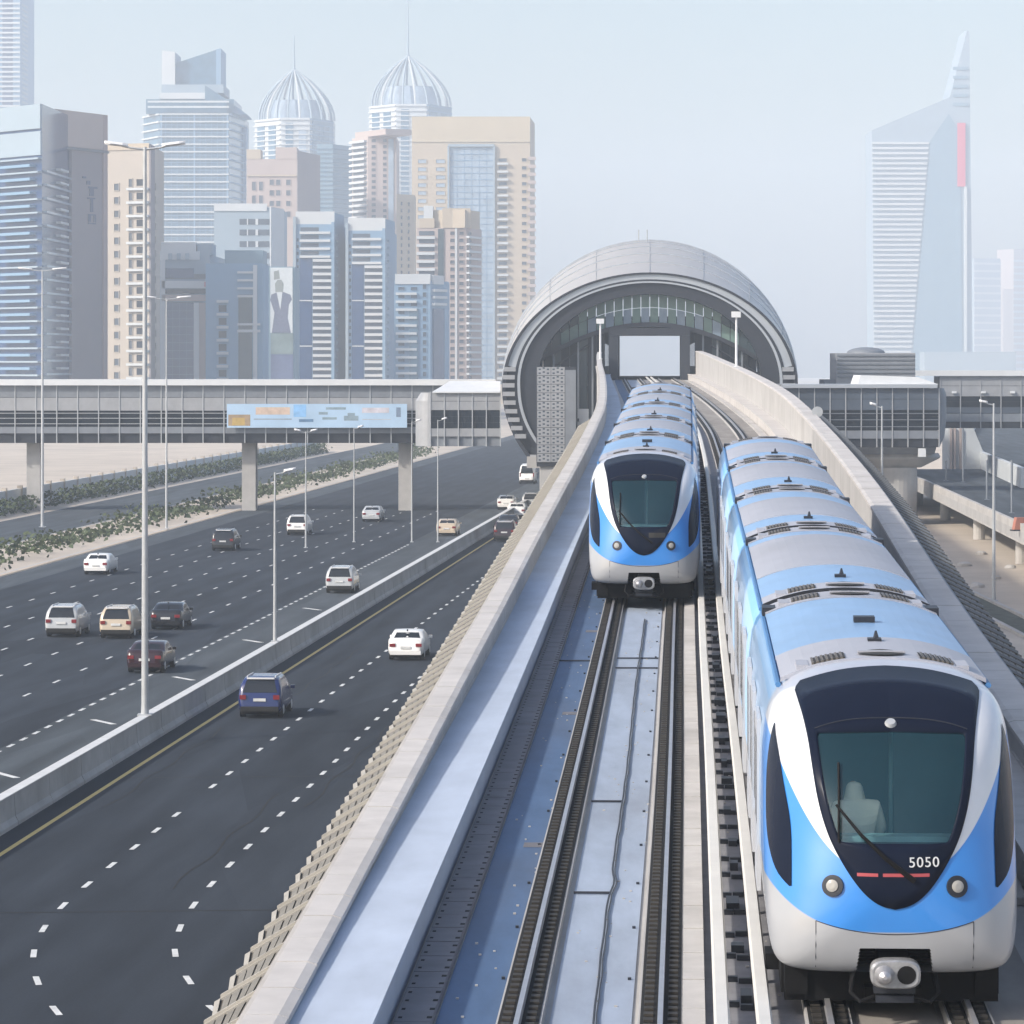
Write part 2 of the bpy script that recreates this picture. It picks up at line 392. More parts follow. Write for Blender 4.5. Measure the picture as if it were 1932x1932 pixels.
slip = MB(); sl = [(48.5,362),(53,430),(64,540),(84,690)]
slip.rings([[(x,y,4.0),(x+34,y,4.0)] for x,y in sl], False)
structure('slip_road', slip, M['asphalt_old'])
sb = thing('slip_road_barrier', 'pale curved barrier wall edging the slip road right of the station', 'barrier')
for (a, b) in zip(sl[:-1], sl[1:]):
    d = Vector((b[0]-a[0], b[1]-a[1], 0)); n = max(1, round(d.length/8)); ang = math.atan2(d.y, d.x)-PI/2
    for i in range(n):
        c = Vector((a[0],a[1],0))+d*((i+0.5)/n); l = d.length/n-0.04
        link('barrier_section', cached(('sb',round(l,2)), lambda: MB().box(-0.25,0.25,-l/2,l/2,0,5.1).mesh('barrier_section', M['w_white'])), sb, (c.x, c.y, 0), ang)

# ------------------------------------------------------------------ the viaduct
VY0, VY1 = 20, 372
via = thing('viaduct', 'pale concrete metro viaduct carrying two tracks between low parapets', 'viaduct')
c_left = curve([(20,.44),(40,.46),(75,.78),(148,1.08),(200,1.3),(300,1.9),(370,2.5)])
c_right = curve([(20,.55),(65,.85),(90,1.3),(115,1.65),(155,1.8),(300,2.2),(370,2.6)])
T2 = GAP
sd = steps
part('deck_slab', sweep(MB(), [(-2.7,-1.9),(T2+2.7,-1.9),(T2+2.9,-0.22),(-2.9,-0.22)], VY0, 500), M['concrete'], via)
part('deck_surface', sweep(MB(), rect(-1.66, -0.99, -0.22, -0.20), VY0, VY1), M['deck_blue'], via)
part('deck_surface', sweep(MB(), rect(-0.44, 0.44, -0.22, -0.196), VY0, VY1), M['deck'], via)
part('deck_surface', sweep(MB(), rect(T2-0.44, T2+0.44, -0.22, -0.196), VY0, VY1), M['deck_brown'], via)
part('deck_surface', sweep(MB(), rect(T2+0.99, T2+1.66, -0.22, -0.20), VY0, VY1), M['deck_brown'], via)
part('deck_surface', sweep(MB(), rect(1.0, T2-1.0, -0.22, -0.204), VY0, VY1), M['deck_grey'], via)
fm = MB().box(-0.19,-0.055,-0.10,0.10,0,0.045).box(0.055,0.19,-0.10,0.10,0,0.045).box(-0.19,0.19,-0.13,0.13,-0.02,0.012).mesh('clip', M['clip'])
clips = MB()
for tu in (0.0, T2):
    for sgn in (-1, 1):
        c = tu+sgn*0.7525
        part('plinth', sweep(MB(), [(c-0.25,-0.22),(c+0.25,-0.22),(c+0.24,-0.115),(c-0.24,-0.115)], VY0, VY1), M['concrete'], via)
        part('rail_bed', sweep(MB(), rect(c-0.218, c+0.218, -0.114, -0.105), VY0, VY1), M['pad'], via)
        part('running_rail', sweep(MB(), [(c-0.03,-0.103),(c+0.03,-0.103),(c+0.02,-0.085),(c+0.02,-0.04),(c+0.028,-0.03),(c+0.028,0),(c-0.028,0),(c-0.028,-0.03),(c-0.02,-0.04),(c-0.02,-0.085)], VY0, VY1), M['steel'], via)
        for i in range(640):
            Y = 30+i*0.32
            if Y > 190: break
            for q in (-0.13, 0.13):
                p = frame(Y, c+q, -0.10); clips.box(p.x-0.05, p.x+0.05, p.y-0.08, p.y+0.08, p.z, p.z+0.028)
part('rail_clips', clips, M['clip'], via, stuff=True)
# cable trays, cover by cover
cov = MB().box(-0.20,0.20,-0.485,0.485,0,0.10).box(-0.165,-0.125,-0.30,-0.22,0.10,0.104,1).box(-0.165,-0.125,0.18,0.26,0.10,0.104,1).box(0.14,0.195,-0.30,-0.20,0.10,0.104,1).box(0.14,0.195,0.18,0.28,0.10,0.104,1).mesh('tray_cover', [M['tray'], M['black']])
cov2 = MB().box(-0.12,0.12,-0.84,0.84,0,0.12).mesh('slab', M['concrete_pale'])
cov3 = MB().box(-0.19,0.19,-0.97,0.97,0,0.10).mesh('tray_cover', M['concrete_pale'])
def place_along(name, me, u, v, Y, jit=0.0):
    s = (track_x(Y+0.5)-track_x(Y-0.5)); g_ = (RZ(Y+0.5)-RZ(Y-0.5))
    o = link(name, me, via, frame(Y, u, v)); o.rotation_euler = (math.atan(g_)+random.uniform(-jit,jit), random.uniform(-jit,jit), -math.atan(s)); return o
for i in range(160): place_along('tray_cover', cov, -1.885, -0.22+0.004*random.random(), 30+i*1.0, 0.006)
for i in range(90): place_along('slab', cov2, 1.11, -0.20+0.004*random.random(), 30+i*1.72, 0.003)
for i in range(150): place_along('tray_cover', cov3, T2+1.885, -0.21, 50+i*2.0, 0.004)
# third rails with their brackets
for u in (1.40, T2-1.46):
    part('third_rail', sweep(MB(), [(u-0.075,0.0),(u+0.075,0.0),(u+0.085,0.06),(u+0.06,0.12),(u-0.06,0.12),(u-0.085,0.06)], VY0, VY1), M['third_rail'], via)
brk = MB().box(-0.04,0.04,-0.07,0.07,-0.20,0.0).box(-0.04,0.18,-0.045,0.045,-0.20,-0.14).mesh('bracket', M['dark_metal'])
for i in range(100):
    for u, sg in ((1.43, 0), (T2-1.50, PI)):
        o = place_along('bracket', brk, u, 0.0, 31+i*1.55+random.uniform(-.12,.12)); o.rotation_euler.z += sg
jb = MB().box(-0.09,0.09,-0.22,0.22,0,0.14).mesh('junction_box', M['dark_metal'])
for i in range(40): place_along('junction_box', jb, 1.60+0.09*random.random(), -0.20, 32+i*3.1+1.5*random.random()).scale = (0.5+0.5*random.random(), 0.5+0.9*random.random(), 0.5+0.5*random.random())
# drain grates, anchor bolts and loose ballast chips on the decks
gr_m = MB()
for i in range(5): gr_m.box(-0.16,0.16,-0.20+i*0.085,-0.155+i*0.085,0,0.012)
gr_m = gr_m.mesh('drain_grate', M['tray'])
for i in range(6):
    place_along('drain_grate', gr_m, -1.12, -0.198, 37+i*17)
bolts = MB(); chips = MB()
for i in range(420):
    Y = 33+i*0.25
    if i % 14 == 0:
        for u in (-1.06, 0.38):
            p = frame(Y, u, -0.2); bolts.box(p.x-0.02,p.x+0.02,p.y-0.03,p.y+0.03,p.z,p.z+0.03)
    u = random.choice((-1.3, 0.0, 0.2, 1.9, 2.0)); p = frame(Y+random.random()*0.2, u+random.uniform(-0.3,0.3), -0.2); r = random.uniform(0.008,0.02)
    chips.box(p.x-r,p.x+r,p.y-r*1.3,p.y+r*1.3,p.z,p.z+r)
part('anchor_bolts', bolts, M['dark_metal'], via, stuff=True); part('stone_chips', chips, M['concrete'], via, stuff=True)
# cables on the left deck
cab = MB(); pts = []
for i in range(150):
    Y = 30+i*0.45
    if Y > 91: break
    pts.append(frame(Y, 0.03+0.004*math.sin(i*0.9)+0.012*math.sin(i*0.11)+0.05*math.exp(-((Y-50.5)/0.8)**2), -0.165))
cab.tube(pts, 0.013, 6)
pts2 = [p+Vector((0.03+0.006*math.sin(i*1.7),0,0)) for i, p in enumerate(pts)]; cab.tube(pts2, 0.008, 5)
part('cable', cab, M['dark_metal'], via)
for Y, u0, u1 in ((49.6,-0.44,0.03),(58.5,-0.44,0.03),(79.5,-0.44,0.44),(81.6,-0.44,0.44),(81.0,-1.66,-0.99)):
    part('cross_pipe', MB().tube([frame(Y,u0,-0.17), frame(Y,u1,-0.17)], 0.018, 6), M['dark_metal'], via)
# walkways and parapets on both sides
for sg, cf, base in ((-1, c_left, 0.0), (1, c_right, T2)):
    def U(a): return base+sg*a
    w_in = 2.09; w_out = 2.95 if sg < 0 else 2.86
    part('walkway', sweep(MB(), [(U(w_in+0.06),-0.22),(U(w_out),-0.22),(U(w_out),0.34),(U(w_in),0.36),(U(w_in),0.30),(U(w_in+0.06),0.28)], VY0, VY1), M['walkway'] if sg < 0 else M['coping'], via, fixn=True)
    pw = 3.34 if sg < 0 else 3.45
    part('parapet_wall', sweep(MB(), lambda Y: [(U(w_out+0.004),-0.22),(U(pw),-1.6),(U(pw),cf(Y)-0.10),(U(w_out+0.03),cf(Y)-0.10),(U(w_out+0.03),0.355),(U(w_out+0.004),0.345)], VY0, VY1), M['concrete_pale'] if sg < 0 else M['concrete'], via, fixn=True)
    # coping slabs
    L_ = 1.42
    for i in range(116 if sg < 0 else 110):
        Y = 27+i*1.45; w0 = w_out-0.02; 
        cm = cached(('cop',sg), lambda: MB().extrude_y([(0.0,-0.10),(0.0,-0.03),(0.10*sg,0.0),((pw+0.02-w0)*sg,0.0),((pw+0.02-w0)*sg,-0.10)], -L_/2, L_/2).mesh('coping_slab', M['coping']))
        if sg > 0: cached(('copn',), lambda: fix_normals(cm) or 1)
        o = place_along('coping_slab', cm, U(w0), cf(Y)+random.uniform(-0.004,0.004), Y, 0.002)
        o.rotation_euler.x += math.atan((cf(Y+.5)-cf(Y-.5)))
    far = 27+(116 if sg < 0 else 110)*1.45-0.7
    part('coping', sweep(MB(), lambda Y: [(U(w_out-0.02),cf(Y)-0.097),(U(w_out-0.02),cf(Y)-0.03),(U(w_out+0.08),cf(Y)),(U(pw+0.02),cf(Y)),(U(pw+0.02),cf(Y)-0.097)], far, VY1), M['coping'], via, fixn=True)
    # outer gutter lips
    part('gutter', sweep(MB(), lambda Y: [(U(pw+0.03),cf(Y)-0.20),(U(pw+0.14),cf(Y)-0.20),(U(pw+0.14),cf(Y)-0.13),(U(pw+0.03),cf(Y)-0.13)], VY0, 300), M['concrete_pale'] if sg < 0 else M['grey_panel'], via, fixn=True)
    # louvred ledge: ribs and panels
    lw = 0.60 if sg < 0 else 0.75
    lm = MB()
    q0, q1 = lw-0.06, lw+0.09                                # outer edge steps out towards the far end of each panel
    def lp(f, y, dz): 
        w = 0.02+(q0+(q1-q0)*y/1.45-0.02)*f; return (w*sg, y, -0.36*w/lw+dz)
    lm.add([lp(0,0.0,-0.03),lp(1,0.0,-0.03),lp(1,1.45,-0.03),lp(0,1.45,-0.03)], [(0,1,2,3)], 1)
    for k in range(5):
        f0 = 0.05+k*0.165; f1 = f0+0.125+0.02*(k%2)
        lm.add([lp(f0,0.10,-0.012),lp(f1,0.10,-0.016),lp(f1,1.36,-0.016),lp(f0,1.36,-0.012),lp(f0,0.10,-0.05),lp(f1,0.10,-0.05),lp(f1,1.36,-0.05),lp(f0,1.36,-0.05)],
               [(0,1,2,3),(7,6,5,4),(0,4,5,1),(1,5,6,2),(2,6,7,3),(3,7,4,0)], 0)
    for y0, y1, f0, f1 in ((0.02,1.43,0.90,1.0),(1.37,1.43,0.0,0.90)):
        lm.add([lp(f0,y0,0.0),lp(f1,y0,0.0),lp(f1,y1,0.0),lp(f0,y1,0.0),lp(f0,y0,-0.06),lp(f1,y0,-0.06),lp(f1,y1,-0.06),lp(f0,y1,-0.06)],
               [(0,1,2,3),(7,6,5,4),(0,4,5,1),(1,5,6,2),(2,6,7,3),(3,7,4,0)], 2)
    lme = lm.mesh('louvre_panel', [M['louvre'], M['louvre_dark'], M['rib']] if sg < 0 else [mat('louvre_east_shaded', (0.15,0.15,0.145), 0.85, var=0.3, scale=3), M['black'], M['louvre_dark']])  # east ledge on the shade side: that shade is put into darker colours
    fix_normals(lme)
    rm = MB().add([(0,-0.035,0.0),(0,0.035,0.0),((lw+0.02)*sg,0.03,-0.37),((lw+0.02)*sg,-0.03,-0.37),(0,-0.035,-0.1),(0,0.035,-0.1),((lw+0.02)*sg,0.03,-0.45),((lw+0.02)*sg,-0.03,-0.45)],
                  [(0,1,2,3),(7,6,5,4),(0,4,5,1),(1,5,6,2),(2,6,7,3),(3,7,4,0)]).mesh('rib', M['rib'] if sg < 0 else M['grey_panel'])
    fix_normals(rm)
    for i in range(112):
        Y = 26+i*1.45
        place_along('louvre_panel', lme, U(pw+0.15), cf(Y)-0.24, Y)
        place_along('rib', rm, U(pw+0.15), cf(Y)-0.215, Y)
pm = MB().tube([(0,0,0),(0,0,6.0),(0,0,6.9)], [1.0,1.0,2.2], 20).mesh('pier', M['concrete_pale'])
for Y in (30, 62, 94, 126, 158, 190, 222, 254, 286, 318):
    p = frame(Y, GAP/2, 0); o = link('pier', pm, via, (p.x, p.y, 0)); o.scale = (1,1,(p.z-1.9)/6.9)
# ------------------------------------------------------------------ the metro trains
SEC = [(0.0,0.44),(0.9,0.44),(1.16,0.47),(1.25,0.60),(1.30,0.90),(1.325,1.35),(1.33,2.0),(1.315,2.6),(1.27,3.02),(1.21,3.20),(1.11,3.33),(0.93,3.45),(0.70,3.535),(0.35,3.595),(0.0,3.612)]
SEC = [(x*1.032, z) for x, z in SEC]
ZC = 1.36
def ray_R(poly_pts, th, c=(0.0, ZC)):
    dx, dz = math.cos(th), math.sin(th); best = None
    for (a, b) in zip(poly_pts[:-1], poly_pts[1:]):
        ax, az = a[0]-c[0], a[1]-c[1]; ex, ez = b[0]-a[0], b[1]-a[1]
        det = dx*(-ez)-dz*(-ex)
        if abs(det) < 1e-9: continue
        r = (ax*(-ez)-az*(-ex))/det; t = (dx*az-dz*ax)/det
        if r > 0 and -1e-6 <= t <= 1+1e-6 and (best is None or r > best): best = r
    return best or 0.0
NT = 361
_R = []
for i in range(NT):
    th = -PI/2+PI*i/(NT-1); _R.append(ray_R(SEC, min(max(th,-PI/2+1e-4),PI/2-1e-4)))
for _ in range(70): _R = [_R[0]]+[(_R[i-1]+2*_R[i]+_R[i+1])/4 for i in range(1,NT-1)]+[_R[-1]]
def R_of(th):
    f = (th+PI/2)/PI*(NT-1); i = min(max(int(f),0),NT-2); t = f-i
    return _R[i]*(1-t)+_R[i+1]*t
D_of = curve([(-PI/2,0.30),(-0.9,0.36),(-0.4,0.75),(0.0,1.15),(0.5,1.6),(0.9,2.05),(1.3,2.5),(PI/2,2.6)])
n_of = curve([(-PI/2,2.4),(0.0,2.3),(0.6,2.05),(PI/2,1.85)])
def nose_s(x, z):
    x = abs(x); dz = z-ZC; r = math.hypot(x, dz)
    if r < 1e-6: return 0.0
    th = math.atan2(dz, x); q = min(r/R_of(th), 1.0); n = n_of(th)
    return D_of(th)*(1-(1-q**n)**(1/n))
def nose_x(s, z):                              # flank: x at which the nose reaches depth s
    lo, hi = 0.3, 1.5
    for _ in range(40):
        m = (lo+hi)/2
        th = math.atan2(z-ZC, m)
        if math.hypot(m, z-ZC)/R_of(th) >= 1: hi = m; continue
        if nose_s(m, z) < s: lo = m
        else: hi = m
    return lo
def nose_p(x, z, off=0.0):
    s = nose_s(x, z); p = Vector((x, s, z))
    if off:
        e = 0.01
        gx = (nose_s(x+e,z)-nose_s(x-e,z))/(2*e); gz = (nose_s(x,z+e)-nose_s(x,z-e))/(2*e)
        gx = max(-4,min(4,gx)); gz = max(-4,min(4,gz))
        p += Vector((gx,-1,gz)).normalized()*off
    return p

def livery(name, plain=False):
    m = bpy.data.materials.new(name); t, b = nodes_of(m); N, L = t.nodes, t.links
    def val(x):
        v = N.new('ShaderNodeValue'); v.outputs[0].default_value = x; return v.outputs[0]
    def op(o, a, c=0.0, d=None):
        n = N.new('ShaderNodeMath'); n.operation = o
        for i, q in enumerate((a, c) if d is None else (a, c, d)):
            if isinstance(q, (int, float)): n.inputs[i].default_value = q
            else: L.new(q, n.inputs[i])
        return n.outputs[0]
    sep = N.new('ShaderNodeSeparateXYZ'); L.new(N.new('ShaderNodeTexCoord').outputs['Object'], sep.inputs[0])
    ax = op('ABSOLUTE', sep.outputs[0]); y = sep.outputs[1]; z = sep.outputs[2]
    def soft(a, w=0.008): 
        n = N.new('ShaderNodeMapRange'); n.inputs[1].default_value = -w; n.inputs[2].default_value = w; L.new(a, n.inputs[0]); return n.outputs[0]
    def mix(f, a, c):
        n = N.new('ShaderNodeMix'); n.data_type = 'RGBA'; L.new(f, n.inputs[0])
        for i, q in ((6,a),(7,c)):
            if isinstance(q, tuple): n.inputs[i].default_value = q+(1,)
            else: L.new(q, n.inputs[i])
        return n.outputs[2]
    BLUE, WHITE, SILV, PALE = (0.040,0.235,0.66), (0.66,0.68,0.72), (0.35,0.36,0.38), (0.30,0.47,0.70)
    # white crescent: above a curve sweeping out from the visor
    d = op('SUBTRACT', ax, 0.67)
    zc = op('ADD', 1.77, op('ADD', op('MULTIPLY', d, 1.0), op('MULTIPLY', op('MULTIPLY', d, d), 1.25)))
    f_white = soft(op('SUBTRACT', z, zc))
    # skirt
    zb = op('ADD', 0.91, op('MULTIPLY', op('POWER', ax, 3.0), 0.20))
    f_skirt = soft(op('SUBTRACT', zb, z))
    nose = mix(f_skirt, mix(f_white, BLUE, WHITE), SILV)
    # body sides behind the nose
    side = mix(soft(op('SUBTRACT', z, 1.30)), SILV, PALE)
    side = mix(soft(op('SUBTRACT', z, 3.10)), side, (0.20,0.42,0.72))
    nose = mix(soft(op('SUBTRACT', op('ADD', op('MULTIPLY', y, 0.5), z), 4.32), 0.03), nose, (0.44,0.46,0.53))
    col = side if plain else mix(soft(op('SUBTRACT', y, 2.75), 0.25), nose, side)
    nz = N.new('ShaderNodeTexNoise'); nz.inputs['Scale'].default_value = 1.3; nz.inputs['Detail'].default_value = 6
    L.new(N.new('ShaderNodeTexCoord').outputs['Object'], nz.inputs[0])
    mr = N.new('ShaderNodeMapRange'); mr.inputs[1].default_value = 0.3; mr.inputs[2].default_value = 0.7; mr.inputs[3].default_value = 0.94; mr.inputs[4].default_value = 1.04
    L.new(nz.outputs[0], mr.inputs[0])
    sc = N.new('ShaderNodeVectorMath'); sc.operation = 'SCALE'; L.new(col, sc.inputs[0]); L.new(mr.outputs[0], sc.inputs['Scale'])
    L.new(sc.outputs[0], b.inputs['Base Color'])
    b.inputs['Roughness'].default_value = 0.32; b.inputs['Coat Weight'].default_value = 0.5; b.inputs['Coat Roughness'].default_value = 0.06
    return m
M['livery'] = livery('livery'); M['livery_plain'] = livery('livery_plain', True)
M['car_side'] = mat('car_side', (0.50,0.52,0.56), 0.35, 0.1, var=0.06, scale=1, coord='obj')
M['roof_blue'] = mat('roof_blue', (0.215,0.365,0.58), 0.38, var=0.10, scale=1.6, coord='obj', stretch=(1.4,0.7,1), dirt=0.12)
M['roof_pale'] = mat('roof_pale', (0.38,0.395,0.45), 0.5, var=0.07, scale=0.9, coord='obj', stretch=(1.4,0.7,1), dirt=0.22)
M['roof_grille'] = mat('roof_grille', (0.035,0.033,0.03), 0.7, var=0.25, scale=6, coord='obj')
M['roof_fin'] = mat('roof_fin', (0.12,0.11,0.10), 0.6, var=0.2, scale=6, coord='obj')
M['gutter_blue'] = mat('gutter_blue', (0.07,0.20,0.42), 0.5, var=0.1, scale=1)
M['visor'] = mat('visor', (0.008,0.012,0.026), 0.22, var=0.1, spec=0.07)
M['interior'] = mat('interior', (0.022,0.095,0.135), 0.8, var=0.2, scale=1.2)
M['interior_pale'] = mat('interior_pale', (0.20,0.36,0.38), 0.7, var=0.1)
M['bellows'] = mat('bellows', (0.10,0.10,0.11), 0.8, var=0.15, scale=4)
def windscreen_mat():
    m = bpy.data.materials.new('windscreen'); m.use_nodes = True; t = m.node_tree; N, L = t.nodes, t.links
    out = N['Material Output']; N.remove(N['Principled BSDF'])
    tr = N.new('ShaderNodeBsdfTransparent'); tr.inputs[0].default_value = (0.86,0.95,0.96,1)
    gl = N.new('ShaderNodeBsdfGlossy'); gl.inputs['Roughness'].default_value = 0.06; gl.inputs[0].default_value = (0.75,0.9,1,1)
    df = N.new('ShaderNodeBsdfDiffuse'); df.inputs[0].default_value = (0.05,0.16,0.21,1)
    fr = N.new('ShaderNodeFresnel'); fr.inputs[0].default_value = 1.5
    a = N.new('ShaderNodeMixShader'); a.inputs[0].default_value = 0.16; L.new(tr.outputs[0], a.inputs[1]); L.new(df.outputs[0], a.inputs[2])
    c = N.new('ShaderNodeMixShader'); L.new(fr.outputs[0], c.inputs[0]); L.new(a.outputs[0], c.inputs[1]); L.new(gl.outputs[0], c.inputs[2])
    L.new(c.outputs[0], out.inputs[0]); return m
M['windscreen'] = windscreen_mat()

VISOR = [(0.0,1.165),(0.16,1.20),(0.30,1.30),(0.42,1.44),(0.54,1.62),(0.65,1.82),(0.73,2.02),(0.80,2.28),(0.85,2.58),(0.89,2.88),(0.94,3.11),(0.985,3.25),(1.015,3.345)]
roof_z = lambda x: 3.612-0.02*abs(x/1.032)-0.165*abs(x/1.032)**2.4
VISOR_TOP = [(1.015-1.015*i/14, roof_z(1.015-1.015*i/14)-0.045) for i in range(1,15)]
def chaikin(p, n=2):
    for _ in range(n):
        q = [p[0]]
        for a, b in zip(p[:-1], p[1:]): q += [(a[0]*.75+b[0]*.25, a[1]*.75+b[1]*.25), (a[0]*.25+b[0]*.75, a[1]*.25+b[1]*.75)]
        p = q+[p[-1]]
    return p
VISOR = chaikin(VISOR, 2)
GLASSW = [(0.0,1.86),(0.555,1.86),(0.585,1.89),(0.655,2.08),(0.72,2.34),(0.765,2.64),(0.80,2.92),(0.79,2.955),(0.75,2.965),(0.0,2.98)]
GLASSW = chaikin(GLASSW, 2)
GC = (0.0, 2.42)
def polar(poly, n, c=GC):
    pts = []
    for i in range(n+1):
        th = -PI/2+PI*i/n; r = ray_R(poly, min(max(th,-PI/2+1e-4),PI/2-1e-4), c)
        pts.append((c[0]+r*math.cos(th), c[1]+r*math.sin(th)))
    full = pts+[(-x, z) for x, z in pts[-2:0:-1]]
    return full
NP = 120
vis_o = polar(VISOR+VISOR_TOP, NP); vis_i = polar(GLASSW, NP)
def lerp2(a, b, t): return (a[0]*(1-t)+b[0]*t, a[1]*(1-t)+b[1]*t)

def in_visor(x, z, shrink):
    dx, dz = abs(x)-GC[0], z-GC[1]; th = math.atan2(dz, dx)
    return math.hypot(dx, dz) < ray_R(VISOR+VISOR_TOP, min(max(th,-PI/2+1e-4),PI/2-1e-4), GC)-shrink
def nose_mesh(L):
    mb = MB(); NTH = 190; KR = [0.0]+[1-(1-i/100)**1.35 for i in range(1,101)]
    ring = []
    ths = [-PI/2+PI*i/NTH for i in range(NTH+1)]
    full = [(th, 1) for th in ths]+[(th, -1) for th in ths[-2:0:-1]]
    rs = []
    for k in KR[1:]:
        r_ = []
        for th, sg in full:
            R = R_of(th)*k; n = n_of(th)
            r_.append((sg*R*math.cos(th), D_of(th)*(1-(1-min(k,1)**n)**(1/n)), ZC+R*math.sin(th)))
        rs.append(r_)
    for yy in (2.75, 3.2, L):
        rs.append([(sg*R_of(th)*math.cos(th), yy, ZC+R_of(th)*math.sin(th)) for th, sg in full])
    n = len(full)
    for r_ in rs: mb.v += r_
    c0 = len(mb.v); mb.v.append((0,0,ZC))
    for i in range(len(rs)-1):
        for j in range(n):
            q = [i*n+j, i*n+(j+1)%n, (i+1)*n+(j+1)%n, (i+1)*n+j]
            if i < 100:
                cs = [mb.v[a] for a in q]
                if min(c[2] for c in cs) > 1.12 and max(c[1] for c in cs) < 2.58 and all(in_visor(c[0], c[2], 0.012) for c in cs): continue
                if all(c[1] < 0.8 and abs(c[0]) < 0.42-0.13*(c[2]-0.44) and c[2] < 0.735 for c in cs): continue
            mb.f.append(q); mb.mi.append(0)
    for j in range(n):
        mb.f.append([c0, (j+1)%n, j]); mb.mi.append(0)
    return mb
def roof_arc(y0, y1, x0, x1, off, n=16, z_extra=0.0):    # a strip draped over the roof
    mb = MB(); a = []; b = []
    xs = [x0+(x1-x0)*i/n for i in range(n+1)]
    lo = [(x, y0, roof_z(x)-0.03) for x in xs]; 
    top0 = [(x, y0, roof_z(x)+off) for x in xs]; top1 = [(x, y1, roof_z(x)+off) for x in xs]; lo1 = [(x, y1, roof_z(x)-0.03) for x in xs]
    mb.rings([lo, top0, top1, lo1], False)
    return mb
def grille(x0, x1, y0, y1, slats):
    # louvred panel: narrow fins standing a centimetre above the dark slots
    mb = MB(); n = slats*2
    for i in range(n):
        a, b = x0+(x1-x0)*i/n, x0+(x1-x0)*(i+1)/n; h = 0.045 if i % 2 else 0.036
        mb.rings([[(a,y0,roof_z(a)+0.015),(b,y0,roof_z(b)+0.015)],[(a,y0,roof_z(a)+h),(b,y0,roof_z(b)+h)],[(a,y1,roof_z(a)+h),(b,y1,roof_z(b)+h)]], False, i % 2)
    return mb.mesh('grille', [M['roof_grille'], M['roof_fin']])
def lens_grille(w, y0, y1):
    mb = MB(); n = 12; ym = (y0+y1)/2
    for half in (0, 1):
        a = []; b = []
        for i in range(n+1):
            x = -w+2*w*i/n; d = (y1-y0)*0.5*max(0.06, (1-(x/w)**2))
            if half: a.append((x, ym+0.05, roof_z(x)+0.045)); b.append((x, ym+0.05+d*0.8, roof_z(x)+0.040))
            else: a.append((x, ym-0.05-d*0.8, roof_z(x)+0.040)); b.append((x, ym-0.05, roof_z(x)+0.045))
        mb.rings([a, b], False)
    mb.box(-w, w, ym-0.04, ym+0.04, roof_z(0)+0.02, roof_z(0)+0.055, 1)
    return mb.mesh('grille', [M['roof_grille'], M['roof_pale']])
win_me = {}
def side_window(l, sg):
    return cached(('win',l,sg), lambda: MB().box(1.366*sg-0.02, 1.366*sg+0.016, -l/2, l/2, 1.55, 2.55).mesh('window', M['car_glass']))
def side_door(sg):
    def mk():
        mb = MB()
        mb.box(1.366*sg-0.03, 1.366*sg+0.018, -0.68, -0.015, 0.75, 2.78).box(1.366*sg-0.03, 1.366*sg+0.018, 0.015, 0.68, 0.75, 2.78)
        mb.box(1.366*sg-0.03, 1.366*sg+0.022, -0.55, -0.14, 1.5, 2.55, 1).box(1.366*sg-0.03, 1.366*sg+0.022, 0.14, 0.55, 1.5, 2.55, 1)
        return mb.mesh('door', [M['car_side'], M['car_glass']])
    return cached(('door',sg), mk)
def bogie_mesh():
    def mk():
        mb = MB()
        for y in (-1.0, 1.0):
            for x in (-0.7525, 0.7525):
                mb.tube([(x-0.06,y,0.40),(x+0.06,y,0.40)], 0.40, 20, 1)
            mb.tube([(-0.75,y,0.40),(0.75,y,0.40)], 0.08, 8, 1)
        for x in (-0.98, 0.98):
            mb.box(x-0.09, x+0.09, -1.4, 1.4, 0.30, 0.52); mb.box(x-0.14,x+0.14,-1.25,-0.75,0.22,0.58); mb.box(x-0.14,x+0.14,0.75,1.25,0.22,0.58)
            mb.box(x-0.35, x+0.25, -0.25, 0.25, 0.12, 0.30, 0)
        mb.box(-0.95,0.95,-0.25,0.25,0.35,0.62)
        return mb.mesh('bogie', [M['black'], M['dark_metal']])
    return cached(('bogie',), mk)
def body_mesh(L, gap):
    full = [(x,z) for x,z in SEC[1:]]+[(-x,z) for x,z in SEC[::-1][1:-1]]
    mb = MB(); mb.rings([[(x,y,z) for x,z in full] for y in (gap, L-gap)], True, 0, True, True)
    return mb
